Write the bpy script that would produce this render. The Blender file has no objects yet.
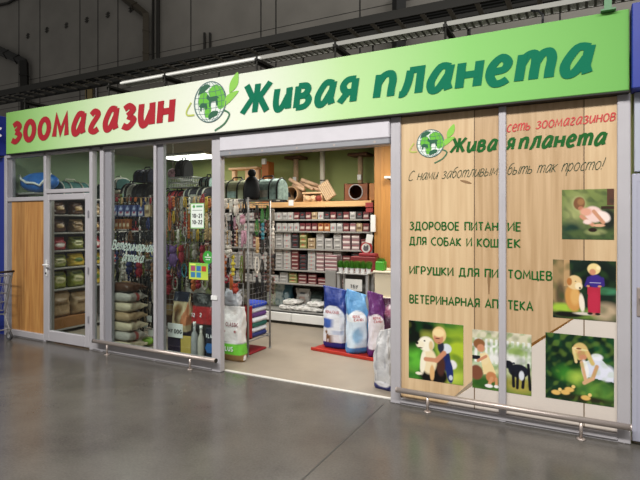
import bpy, math, random
import numpy as np
from mathutils import Vector, Matrix
rnd = random.Random(7)
S = bpy.context.scene
COL = S.collection

# ------------------------------------------------------------------ camera, world, light, exposure
YAW = 0.4792; CY = -4.493; CH = 1.7; F = 500.0; HZ = 221.2
cam = bpy.data.objects.new('camera', bpy.data.cameras.new('camera')); COL.objects.link(cam)
cam.location = (0, CY, CH); cam.rotation_euler = (math.pi/2, 0, YAW)
cam.data.lens = F/640*36; cam.data.sensor_width = 36; cam.data.shift_y = -(240-HZ)/640
cam.data.clip_start = .05
S.camera = cam
w = bpy.data.worlds.new('hall_air'); S.world = w; w.use_nodes = True
w.node_tree.nodes['Background'].inputs[0].default_value = (1, .98, .95, 1)
w.node_tree.nodes['Background'].inputs[1].default_value = .22
S.view_settings.view_transform = 'Standard'; S.view_settings.look = 'None'
S.view_settings.exposure = 0.0; S.view_settings.gamma = 1; S.view_settings.use_curve_mapping = False

def area(name, loc, size, power, rot=(0, 0, 0), col=(1, 1, 1), spread=None):
    l = bpy.data.lights.new(name, 'AREA'); l.shape = 'RECTANGLE'; l.size, l.size_y = size
    l.energy = power; l.color = col
    if spread: l.spread = spread
    o = bpy.data.objects.new(name, l); o.location = loc; o.rotation_euler = rot; COL.objects.link(o)
    return o
# hall lamps hang in rows above the walkway (mixed cool tubes), store ceiling panels inside
area('hall_lamp_or_fill', (-5.5, -4.2, 5.2), (3.5, .5), 150, (math.radians(32), 0, 0), (1, .985, .96), 2.2)
area('hall_lamp_or_fill', (-1.0, -4.2, 5.2), (3.5, .5), 165, (math.radians(32), 0, 0), (1, .985, .96), 2.2)
area('hall_lamp_or_fill', (3.0, -4.2, 5.2), (3.5, .5), 110, (math.radians(32), 0, 0), (1, .985, .96), 2.2)
area('store_lamp', (-6.1, 1.7, 2.86), (1.2, 1.2), 40, (0, 0, 0), (1, .96, .9))
area('store_lamp', (-3.6, 1.5, 2.86), (1.2, .6), 54, (0, 0, 0), (1, .95, .87))
area('store_lamp', (-1.6, 1.2, 2.86), (1.2, .6), 46, (0, 0, 0), (1, .95, .87))

area('hall_lamp_or_fill', (-6, 3.8, 9.5), (8, .6), 72, (math.radians(38), 0, 0), (1, .97, .92))  # added unseen fill light, brightens the left of the far wall
area('hall_lamp_or_fill', (1.5, 3.8, 9.5), (5, .6), 330, (math.radians(38), 0, 0), (1, .98, .95))  # second added fill, out of view, lifts the far wall's right side

# ------------------------------------------------------------------ pixel to world helpers
FW = Vector((-math.sin(YAW), math.cos(YAW), 0)); RT = Vector((math.cos(YAW), math.sin(YAW), 0)); C0 = Vector((0, CY, CH))
def ray(px, py): return FW + RT*((px-320)/F) + Vector((0, 0, 1))*((HZ-py)/F)
def at(px, py, y=0.0):
    d = ray(px, py); return C0 + d*((y-CY)/d.y)
def fl(px, py, z=0.0):
    d = ray(px, py); return C0 + d*((z-CH)/d.z)
def onx(px, py, x):
    d = ray(px, py); return C0 + d*(x/d.x)
def X(px, y=0.0): return at(px, 200, y).x
def Z(px, py, y=0.0): return at(px, py, y).z

# ------------------------------------------------------------------ colour and materials
def lin(c):
    if isinstance(c, str): c = tuple(int(c[i:i+2], 16)/255 for i in (0, 2, 4))
    return tuple((v/12.92 if v <= .04045 else ((v+.055)/1.055)**2.4) for v in c)
MATS = {}
def mat(name, col, rough=.6, metal=0.0, spec=.4, noise=0.0, nscale=8, bump=0.0, emis=None, trans=0):
    if name in MATS: return MATS[name]
    m = bpy.data.materials.new(name); m.use_nodes = True; MATS[name] = m
    nt = m.node_tree; b = nt.nodes['Principled BSDF']; c = lin(col)
    b.inputs['Base Color'].default_value = (*c, 1); b.inputs['Roughness'].default_value = rough
    b.inputs['Metallic'].default_value = metal; b.inputs['Specular IOR Level'].default_value = spec
    if trans: b.inputs['Transmission Weight'].default_value = trans
    if emis: b.inputs['Emission Color'].default_value = (*lin(col), 1); b.inputs['Emission Strength'].default_value = emis
    if noise or bump:
        tc = nt.nodes.new('ShaderNodeTexCoord'); n = nt.nodes.new('ShaderNodeTexNoise')
        n.inputs['Scale'].default_value = nscale; n.inputs['Detail'].default_value = 5
        nt.links.new(tc.outputs['Object'], n.inputs['Vector'])
        if noise:
            r = nt.nodes.new('ShaderNodeValToRGB'); r.color_ramp.elements[0].position = .3; r.color_ramp.elements[1].position = .7
            r.color_ramp.elements[0].color = (*[v*(1-noise) for v in c], 1); r.color_ramp.elements[1].color = (*[min(1, v*(1+noise)) for v in c], 1)
            nt.links.new(n.outputs['Fac'], r.inputs[0]); nt.links.new(r.outputs[0], b.inputs['Base Color'])
        if bump:
            bp = nt.nodes.new('ShaderNodeBump'); bp.inputs['Strength'].default_value = bump; bp.inputs['Distance'].default_value = .01
            nt.links.new(n.outputs['Fac'], bp.inputs['Height']); nt.links.new(bp.outputs[0], b.inputs['Normal'])
    return m
def cmat(col, rough=.6):
    return mat('plain_'+col+('_gloss' if rough < .5 else ''), col, rough, noise=.06, nscale=14)
def printed(name, rough, bump=0):
    m = bpy.data.materials.new(name); m.use_nodes = True; nt = m.node_tree; b = nt.nodes['Principled BSDF']
    a = nt.nodes.new('ShaderNodeVertexColor'); a.layer_name = 'Col'; nt.links.new(a.outputs[0], b.inputs['Base Color'])
    b.inputs['Roughness'].default_value = rough
    if bump:
        n = nt.nodes.new('ShaderNodeTexNoise'); n.inputs['Scale'].default_value = 22; tc = nt.nodes.new('ShaderNodeTexCoord')
        nt.links.new(tc.outputs['Object'], n.inputs['Vector'])
        bp = nt.nodes.new('ShaderNodeBump'); bp.inputs['Strength'].default_value = bump; bp.inputs['Distance'].default_value = .02
        nt.links.new(n.outputs['Fac'], bp.inputs['Height']); nt.links.new(bp.outputs[0], b.inputs['Normal'])
    return m
P_FILM = printed('printed_film', .38, .5); P_PAPER = printed('printed_paper', .55); P_POSTER = printed('poster_print', .3)
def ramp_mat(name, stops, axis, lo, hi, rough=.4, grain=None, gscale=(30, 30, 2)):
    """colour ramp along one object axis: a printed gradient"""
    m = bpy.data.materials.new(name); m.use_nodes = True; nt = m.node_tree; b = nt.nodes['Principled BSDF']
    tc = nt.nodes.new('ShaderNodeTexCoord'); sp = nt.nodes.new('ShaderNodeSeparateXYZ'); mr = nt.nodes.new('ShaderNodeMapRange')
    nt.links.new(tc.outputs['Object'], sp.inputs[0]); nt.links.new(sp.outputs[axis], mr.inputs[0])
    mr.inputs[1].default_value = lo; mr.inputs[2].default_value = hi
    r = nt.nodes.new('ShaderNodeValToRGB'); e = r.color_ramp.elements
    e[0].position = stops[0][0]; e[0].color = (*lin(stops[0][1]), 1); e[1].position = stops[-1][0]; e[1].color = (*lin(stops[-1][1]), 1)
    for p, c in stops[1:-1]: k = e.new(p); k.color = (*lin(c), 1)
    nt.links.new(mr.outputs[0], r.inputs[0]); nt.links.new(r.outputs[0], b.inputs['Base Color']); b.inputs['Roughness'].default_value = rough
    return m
def wood(name, c1, c2, scale=1.0, rough=.45, axis='Z', plank=None):
    m = bpy.data.materials.new(name); m.use_nodes = True; nt = m.node_tree; b = nt.nodes['Principled BSDF']
    tc = nt.nodes.new('ShaderNodeTexCoord'); mp = nt.nodes.new('ShaderNodeMapping'); n = nt.nodes.new('ShaderNodeTexNoise')
    sc = [26*scale]*3; sc['XYZ'.index(axis)] = 1.3*scale; mp.inputs['Scale'].default_value = sc
    n.inputs['Scale'].default_value = 1.4; n.inputs['Detail'].default_value = 6; n.inputs['Distortion'].default_value = .5
    r = nt.nodes.new('ShaderNodeValToRGB'); r.color_ramp.elements[0].position = .32; r.color_ramp.elements[1].position = .68
    r.color_ramp.elements[0].color = (*lin(c1), 1); r.color_ramp.elements[1].color = (*lin(c2), 1)
    nt.links.new(tc.outputs['Object'], mp.inputs[0]); nt.links.new(mp.outputs[0], n.inputs[0]); nt.links.new(n.outputs['Fac'], r.inputs[0])
    out = r.outputs[0]
    if plank:                                   # per-board tint along X, boards of the given width
        sp = nt.nodes.new('ShaderNodeSeparateXYZ'); nt.links.new(tc.outputs['Object'], sp.inputs[0])
        q = nt.nodes.new('ShaderNodeMath'); q.operation = 'DIVIDE'; q.inputs[1].default_value = plank; nt.links.new(sp.outputs[0], q.inputs[0])
        f = nt.nodes.new('ShaderNodeMath'); f.operation = 'FLOOR'; nt.links.new(q.outputs[0], f.inputs[0])
        wn = nt.nodes.new('ShaderNodeTexWhiteNoise'); wn.noise_dimensions = '1D'; nt.links.new(f.outputs[0], wn.inputs['W'])
        mr = nt.nodes.new('ShaderNodeMapRange'); mr.inputs[3].default_value = .78; mr.inputs[4].default_value = 1.1; nt.links.new(wn.outputs[0], mr.inputs[0])
        hs = nt.nodes.new('ShaderNodeHueSaturation'); nt.links.new(out, hs.inputs['Color']); nt.links.new(mr.outputs[0], hs.inputs['Value']); out = hs.outputs[0]
    nt.links.new(out, b.inputs['Base Color']); b.inputs['Roughness'].default_value = rough
    return m
def glass_mat():
    m = bpy.data.materials.new('clear_glass'); m.use_nodes = True; nt = m.node_tree; nt.nodes.remove(nt.nodes['Principled BSDF'])
    t = nt.nodes.new('ShaderNodeBsdfTransparent'); t.inputs[0].default_value = (.88, .92, .9, 1)
    g = nt.nodes.new('ShaderNodeBsdfGlossy'); g.inputs['Roughness'].default_value = .02
    fr = nt.nodes.new('ShaderNodeFresnel'); fr.inputs[0].default_value = 1.5
    mx = nt.nodes.new('ShaderNodeMixShader'); out = nt.nodes['Material Output']
    ge = nt.nodes.new('ShaderNodeNewGeometry'); iv = nt.nodes.new('ShaderNodeMath'); iv.operation = 'SUBTRACT'; iv.inputs[0].default_value = 1; nt.links.new(ge.outputs['Backfacing'], iv.inputs[1])
    mu = nt.nodes.new('ShaderNodeMath'); mu.operation = 'MULTIPLY'; nt.links.new(fr.outputs[0], mu.inputs[0]); nt.links.new(iv.outputs[0], mu.inputs[1])   # reflect at the outer face only
    nt.links.new(mu.outputs[0], mx.inputs[0]); nt.links.new(t.outputs[0], mx.inputs[1]); nt.links.new(g.outputs[0], mx.inputs[2]); nt.links.new(mx.outputs[0], out.inputs[0])
    return m
GLASS = glass_mat()
ALU = mat('brushed_aluminium', 'b5b1b4', .5, .1, noise=.05, nscale=3)
ALU_D = mat('grey_profile', '8f8d92', .5, .1)
STEEL = mat('polished_steel', 'b9aca4', .4, .6)
CHROME = mat('chrome_wire', '9b9a98', .5, .5)
DARK = mat('dark_metal', '26241f', .6, .3)
BLACK = mat('black_cloth', '131316', .75)
WHITE = mat('white_enamel', 'e4e3e0', .4)

# ------------------------------------------------------------------ mesh building
class MB:
    def __init__(s): s.v = []; s.f = []; s.m = []; s.mats = []
    def mi(s, m):
        if m is None: return 0
        if m not in s.mats: s.mats.append(m)
        return s.mats.index(m)
    def add(s, vs, fs, m=None):
        b = len(s.v); s.v += [tuple(v) for v in vs]; k = s.mi(m)
        for f in fs: s.f.append(tuple(i+b for i in f)); s.m.append(k)
        return s
    def box(s, lo, hi, m=None, M=None):
        (a, b, c), (d, e, f) = lo, hi
        vs = [(a,b,c),(d,b,c),(d,e,c),(a,e,c),(a,b,f),(d,b,f),(d,e,f),(a,e,f)]
        if M is not None: vs = [M @ Vector(v) for v in vs]
        return s.add(vs, [(0,3,2,1),(4,5,6,7),(0,1,5,4),(1,2,6,5),(2,3,7,6),(3,0,4,7)], m)
    def rbox(s, lo, hi, r=.01, m=None, M=None):
        """box with chamfered edges"""
        a = [min(lo[i], hi[i]) for i in range(3)]; b = [max(lo[i], hi[i]) for i in range(3)]
        r = min(r, *(.45*(b[i]-a[i]) for i in range(3)))
        vs = []; idx = {}
        for i in range(8):
            sg = [(i >> k) & 1 for k in range(3)]
            for ax in range(3):
                p = [(b[k] if sg[k] else a[k]) if k == ax else ((b[k]-r) if sg[k] else (a[k]+r)) for k in range(3)]
                idx[(i, ax)] = len(vs); vs.append(Vector(p))
        fs = []
        for ax in range(3):
            u, v = (ax+1) % 3, (ax+2) % 3
            for sd in (0, 1):
                c = [(sd << ax) | (p << u) | (q << v) for p, q in ((0,0),(1,0),(1,1),(0,1))]
                q = [idx[(k, ax)] for k in c]; fs.append(q if sd else q[::-1])
            for p in (0, 1):
                for q in (0, 1):
                    c0 = (p << u) | (q << v); c1 = c0 | (1 << ax)
                    fs.append([idx[(c0, u)], idx[(c1, u)], idx[(c1, v)], idx[(c0, v)]] if p == q else [idx[(c0, v)], idx[(c1, v)], idx[(c1, u)], idx[(c0, u)]])
        for i in range(8): fs.append([idx[(i, 0)], idx[(i, 1)], idx[(i, 2)]])
        if M is not None: vs = [M @ v for v in vs]
        return s.add(vs, fs, m)
    def tube(s, pts, r, m=None, n=10, rs=None, cap=True):
        pts = [Vector(p) for p in pts]; rings = []
        up = Vector((0, 0, 1)); prev = None
        for i, p in enumerate(pts):
            t = (pts[min(i+1, len(pts)-1)] - pts[max(i-1, 0)]).normalized()
            if prev is None:
                a = t.cross(up if abs(t.z) < .9 else Vector((1, 0, 0))).normalized()
            else: a = (prev - t*prev.dot(t)).normalized()
            prev = a; b = t.cross(a); rr = rs[i] if rs else r
            rings.append([p + (a*math.cos(k*2*math.pi/n) + b*math.sin(k*2*math.pi/n))*rr for k in range(n)])
        vs = [v for rg in rings for v in rg]; fs = []
        for i in range(len(rings)-1):
            for k in range(n): fs.append((i*n+k, i*n+(k+1) % n, (i+1)*n+(k+1) % n, (i+1)*n+k))
        if cap: fs.append(tuple(range(n))[::-1]); fs.append(tuple(range((len(rings)-1)*n, len(rings)*n)))
        return s.add(vs, fs, m)
    def lathe(s, prof, c=(0, 0, 0), m=None, n=20, sx=1, sy=1):
        vs = []; fs = []
        for r, z in prof:
            for k in range(n): a = k*2*math.pi/n; vs.append((c[0]+r*math.cos(a)*sx, c[1]+r*math.sin(a)*sy, c[2]+z))
        for i in range(len(prof)-1):
            for k in range(n): fs.append((i*n+k, i*n+(k+1) % n, (i+1)*n+(k+1) % n, (i+1)*n+k))
        fs.append(tuple(range(n))[::-1]); fs.append(tuple(range((len(prof)-1)*n, len(prof)*n)))
        return s.add(vs, fs, m)
    def ball(s, c, r, m=None, n=12, k=8):
        r = (r, r, r) if not hasattr(r, '__len__') else r
        vs = []; fs = []
        for j in range(k+1):
            t = math.pi*j/k
            for i in range(n): a = 2*math.pi*i/n; vs.append((c[0]+r[0]*math.sin(t)*math.cos(a), c[1]+r[1]*math.sin(t)*math.sin(a), c[2]-r[2]*math.cos(t)))
        for j in range(k):
            for i in range(n): fs.append((j*n+i, j*n+(i+1) % n, (j+1)*n+(i+1) % n, (j+1)*n+i))
        return s.add(vs, fs, m)
    def prism(s, poly, y0, y1, m=None):
        """extrude an XZ outline from y0 (front) to y1"""
        n = len(poly)
        ar = sum(poly[i][0]*poly[(i+1) % n][1]-poly[(i+1) % n][0]*poly[i][1] for i in range(n))
        if ar < 0: poly = poly[::-1]
        vs = [(x, y0, z) for x, z in poly] + [(x, y1, z) for x, z in poly]
        fs = [tuple(range(n)), tuple(range(n, 2*n))[::-1]] + [(i, i+n, (i+1) % n + n, (i+1) % n) for i in range(n)]
        return s.add(vs, fs, m)
    def obj(s, name, m=None, parent=None, smooth=False, loc=None, bevel=0):
        me = bpy.data.meshes.new(name); me.from_pydata(s.v, [], s.f)
        for mm in (s.mats or [m]): me.materials.append(mm)
        if s.mats:
            me.polygons.foreach_set('material_index', s.m)
        me.update()
        if smooth:
            me.polygons.foreach_set('use_smooth', [True]*len(me.polygons))
        o = bpy.data.objects.new(name, me); COL.objects.link(o)
        if parent: o.parent = parent
        if loc: o.location = loc
        if bevel:
            b = o.modifiers.new('edge', 'BEVEL'); b.width = bevel; b.segments = 2; b.limit_method = 'ANGLE'
        return o
def tag(o, label, cat, group=None, kind=None):
    o['label'] = label; o['category'] = cat
    if group: o['group'] = group
    if kind: o['kind'] = kind
    return o
def thing(name, label, cat, loc=(0, 0, 0), rz=0, group=None):
    o = bpy.data.objects.new(name, None); COL.objects.link(o); o.location = loc; o.rotation_euler = (0, 0, rz); o.empty_display_size = .1
    return tag(o, label, cat, group)
def struct(o): o['kind'] = 'structure'; return o
def dup(root, loc, rz=None, label=None, group=None, rot=None):
    r = root.copy(); COL.objects.link(r); r.location = loc
    if rz is not None: r.rotation_euler = (0, 0, rz)
    if rot: r.rotation_euler = rot
    if label: r['label'] = label
    if group: r['group'] = group
    for ch in root.children:
        c = ch.copy(); COL.objects.link(c); c.parent = r
        for g in ch.children:
            d = g.copy(); COL.objects.link(d); d.parent = c
    return r

# ------------------------------------------------------------------ paint: artwork as a function of (u, v)
def paint(ops, U, V):
    out = np.zeros((len(U), 3))
    for op in ops:
        k = op[0]
        if k == 'bg': out[:] = lin(op[1]); continue
        if k == 'grad':                           # artwork's own vertical blend: bottom, top
            t = np.clip(V, 0, 1)[:, None]; out[:] = np.array(lin(op[1]))*(1-t) + np.array(lin(op[2]))*t; continue
        if k == 'n':                              # foliage dapple: colour, amount, frequency, seed
            r = np.random.RandomState(op[4]); a = np.zeros(len(U))
            for _ in range(7):
                fx, fy, p = r.uniform(-1, 1)*op[3], r.uniform(-1, 1)*op[3], r.uniform(0, 6.28); a += np.sin(fx*U+fy*V+p)
            a = np.clip(a/3.2, 0, 1)*op[2]
        elif k == 'r':
            a = ((U >= op[1]) & (U <= op[3]) & (V >= op[2]) & (V <= op[4])).astype(float)
        elif k == 'e':                            # cx cy rx ry col soft rot
            rot = math.radians(op[7]) if len(op) > 7 else 0; dx, dy = U-op[1], V-op[2]
            x = (dx*math.cos(rot)+dy*math.sin(rot))/op[3]; y = (-dx*math.sin(rot)+dy*math.cos(rot))/op[4]
            a = np.clip((1-np.sqrt(x*x+y*y))/(op[6] if len(op) > 6 else .12), 0, 1)
        elif k == 'p':
            P = op[1]; ins = np.zeros(len(U), bool); j = len(P)-1
            for i in range(len(P)):
                (xi, yi), (xj, yj) = P[i], P[j]
                ins ^= ((yi > V) != (yj > V)) & (U < (xj-xi)*(V-yi)/((yj-yi) or 1e-9)+xi); j = i
            a = ins.astype(float)
        elif k == 'l':                            # x0 y0 x1 y1 w col
            ax, ay, bx, by, wd = op[1:6]; d = (bx-ax)**2+(by-ay)**2 or 1e-9
            t = np.clip(((U-ax)*(bx-ax)+(V-ay)*(by-ay))/d, 0, 1)
            a = np.clip((wd-np.hypot(U-ax-t*(bx-ax), V-ay-t*(by-ay)))/(wd*.4), 0, 1)
        col = {'n': 1, 'r': 5, 'e': 5, 'p': 2, 'l': 6}[k]
        out = out*(1-a[:, None]) + np.array(lin(op[col]))*a[:, None]
    return out
def set_cols(me, cols):
    a = me.color_attributes.new('Col', 'FLOAT_COLOR', 'POINT')
    a.data.foreach_set('color', np.concatenate([cols, np.ones((len(cols), 1))], 1).astype(np.float32).ravel())
def picture(name, x0, x1, z0, z1, y, ops, parent, n=96, th=.002, m=None):
    """flat printed sheet with its artwork, n x n"""
    us = np.linspace(0, 1, n); U, V = np.meshgrid(us, us); U = U.ravel(); V = V.ravel()
    vs = [(x0+(x1-x0)*u, y, z0+(z1-z0)*v) for u, v in zip(U, V)]
    fs = [(j*n+i, j*n+i+1, (j+1)*n+i+1, (j+1)*n+i) for j in range(n-1) for i in range(n-1)]
    b = len(vs); vs += [(x0, y+th, z0), (x1, y+th, z0), (x1, y+th, z1), (x0, y+th, z1)]; fs.append((b+3, b+2, b+1, b))
    me = bpy.data.meshes.new(name); me.from_pydata(vs, [], fs); me.materials.append(m or P_POSTER)
    c = paint(ops, U, V); set_cols(me, np.concatenate([c, np.ones((4, 3))*.8]))
    o = bpy.data.objects.new(name, me); COL.objects.link(o); o.parent = parent
    return o
def sack(name, w, h, d, ops, parent=None, side=None, top=.1, seed=0, m=None, nu=44, nv=36, bulge=1.0, crease=.012, topw=1.0, slant=0.0):
    """standing filled bag, base centre at the origin, front towards -Y"""
    r = random.Random(seed); ph = [r.uniform(0, 6.28) for _ in range(8)]
    vs = []; U = []; V = []; fr = []
    for j in range(nv+1):
        v = j/nv; z = h*v
        pr = min(1, .72+v*2.2) if v < .13 else (1 if v < .55 else 1-(1-top)*((v-.55)/.45)**1.35)
        if v < .04: pr *= .8+v*5
        wa = w/2*(1 if v < .6 else 1-(1-topw)*((v-.6)/.4))*(1-.05*math.sin(v*math.pi))*(.93 if v < .02 else 1)
        for i in range(nu):
            a = 2*math.pi*(i+.5)/nu - math.pi/2; ca, sa = math.cos(a), math.sin(a); e = .5
            x = wa*math.copysign(abs(ca)**e, ca); y = d/2*pr*math.copysign(abs(sa)**(e+.15), sa)*bulge
            k = crease*(.4+v)*(math.sin(9*a+6*v+ph[0])*.35+math.sin(14*v+3*a+ph[1])*.5+math.sin(23*v-5*a+ph[2])*.3)
            x += k*ca; y += k*sa; y += (v**3)*d*.10*math.sin(ph[3]); x += .02*w*math.sin(7*v+ph[4])
            z_ = z + slant*x*v**4
            vs.append((x, y, z_)); U.append(.5+x/w); V.append(v); fr.append(sa < .15)
    fs = [(j*nu+i, j*nu+(i+1) % nu, (j+1)*nu+(i+1) % nu, (j+1)*nu+i) for j in range(nv) for i in range(nu)]
    fs.append(tuple(range(nu))[::-1]); fs.append(tuple(range(nv*nu, (nv+1)*nu)))
    me = bpy.data.meshes.new(name); me.from_pydata(vs, [], fs); me.materials.append(m or P_FILM)
    U = np.array(U); V = np.array(V); c = paint(ops, U, V)
    if side is not None:
        cs = paint(side, U, V); f = np.array(fr)[:, None]; c = np.where(f, c, cs)
    set_cols(me, c); me.polygons.foreach_set('use_smooth', [True]*len(me.polygons))
    o = bpy.data.objects.new(name, me); COL.objects.link(o)
    if parent: o.parent = parent
    return o
def pack(name, w, h, d, ops, side='d8d5cf', parent=None, n=9, m=None):
    """carton: base centre at the origin, printed front towards -Y; artwork wraps top and sides plain"""
    vs = []; fs = []; cols = []
    us = np.linspace(0, 1, n); U, V = np.meshgrid(us, us); U = U.ravel(); V = V.ravel(); r = min(w, h, d)*.05
    vs = [((u-.5)*(w-2*r), -d/2, r+v*(h-2*r)) for u, v in zip(U, V)]; cols = list(paint(ops, U, V))
    fs = [(j*n+i, j*n+i+1, (j+1)*n+i+1, (j+1)*n+i) for j in range(n-1) for i in range(n-1)]
    mb = MB(); mb.rbox((-w/2, -d/2+.0006, 0), (w/2, d/2, h), r); b = len(vs)
    vs += mb.v; fs += [tuple(i+b for i in f) for f in mb.f]; cols += [np.array(lin(side))]*len(mb.v)
    me = bpy.data.meshes.new(name); me.from_pydata(vs, [], fs); me.materials.append(m or P_PAPER); set_cols(me, np.array(cols))
    o = bpy.data.objects.new(name, me); COL.objects.link(o)
    if parent: o.parent = parent
    return o

# ------------------------------------------------------------------ lettering: strokes on an XZ plane
E_ = 'e'
def oval(cx, cy, rx, ry, a0=0, a1=360, n=14): return [(cx+rx*math.cos(math.radians(a0+(a1-a0)*i/n)), cy+ry*math.sin(math.radians(a0+(a1-a0)*i/n))) for i in range(n+1)]
LOW = {   # humanist italic lower case, x-height 1; s = smoothed
 'з': (.56, ['s', (.05,.88),(.3,1),(.52,.8),(.24,.54)], ['s', (.24,.54),(.58,.32),(.3,0),(0,.1)]),
 'о': (.62, ['o', .31,.5,.31,.5]), 'м': (.82, ['l', (0,0),(.1,1),(.4,.2),(.72,1),(.8,0)]),
 'а': (.62, ['s', (.6,.93),(.3,.97),(.03,.42),(.1,.03),(.32,.1),(.57,.6)], ['l', (.62,1),(.56,.25),(.64,0)]),
 'г': (.5, ['s', (.05,.85),(.25,1),(.46,.82),(.16,.38),(.07,.1),(.28,0),(.5,.12)]),
 'и': (.6, ['s', (0,1),(.0,.35),(.12,.01),(.32,.12),(.54,.65)], ['l', (.56,1),(.6,0)]),
 'н': (.56, ['l', (0,0),(0,1)], ['l', (.56,0),(.56,1)], ['l', (0,.5),(.56,.5)]),
 'в': (.52, ['l', (0,0),(0,1)], ['s', (0,1),(.35,.97),(.44,.76),(.28,.55),(0,.53)], ['s', (0,.53),(.4,.5),(.52,.27),(.35,.03),(0,0)]),
 'я': (.52, ['l', (.52,0),(.52,1)], ['s', (.52,1),(.2,.98),(.05,.72),(.2,.46),(.52,.46)], ['l', (.28,.46),(-.02,0)]),
 'п': (.54, ['l', (0,0),(.02,1)], ['s', (.02,.6),(.2,.93),(.44,.98),(.54,.72),(.52,.3),(.52,0)]),
 'л': (.6, ['s', (-.08,.02),(.08,.06),(.2,.5),(.24,1)], ['l', (.2,1),(.6,1),(.6,0)]),
 'е': (.52, ['s', (.03,.48),(.4,.52),(.5,.78),(.3,1),(.06,.74),(.0,.36),(.14,.03),(.34,0),(.54,.12)]),
 'т': (.86, ['l', (0,0),(.02,1)], ['s', (.02,.6),(.16,.93),(.34,.98),(.42,.74),(.41,.3),(.41,0)], ['s', (.42,.6),(.58,.93),(.76,.98),(.86,.72),(.84,.3),(.84,0)]),
 'с': (.5, ['s', (.5,.88),(.3,1),(.03,.6),(.1,.08),(.35,0),(.5,.1)]),
 'ь': (.5, ['l', (0,0),(0,1)], ['s', (0,.53),(.38,.5),(.5,.27),(.35,.03),(0,0)]),
 'ы': (.78, ['l', (0,0),(0,1)], ['s', (0,.53),(.38,.5),(.48,.27),(.33,.03),(0,0)], ['l', (.78,0),(.78,1)]),
 'б': (.56, ['s', (.55,1.5),(.2,1.35),(.02,.9),(0,.4),(.25,0),(.54,.35),(.35,.92),(.06,.7)]),
 'к': (.52, ['l', (0,0),(0,1)], ['l', (.52,1),(.06,.5),(.52,0)]),
 'р': (.54, ['l', (0,-.55),(0,1)], ['s', (0,.7),(.28,1),(.54,.6),(.35,.02),(0,.2)]),
 'Ж': (1.2, ['l', (.6,0),(.6,1.38)], ['l', (.05,1.38),(.42,.72),(-.02,0)], ['l', (1.2,1.38),(.76,.72),(1.18,0)]),
 'В': (.7, ['l', (0,0),(0,1.4)], ['s', (0,1.4),(.5,1.35),(.6,1.05),(.4,.76),(0,.74)], ['s', (0,.74),(.5,.7),(.7,.37),(.5,.03),(0,0)]),
 'С': (.75, ['s', (.75,1.2),(.5,1.4),(.05,.9),(.1,.15),(.45,0),(.75,.15)]),
 '!': (.15, ['l', (.05,.35),(.1,1.45)], ['l', (0,0),(.01,.1)]), ' ': (.38,),
}
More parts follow.
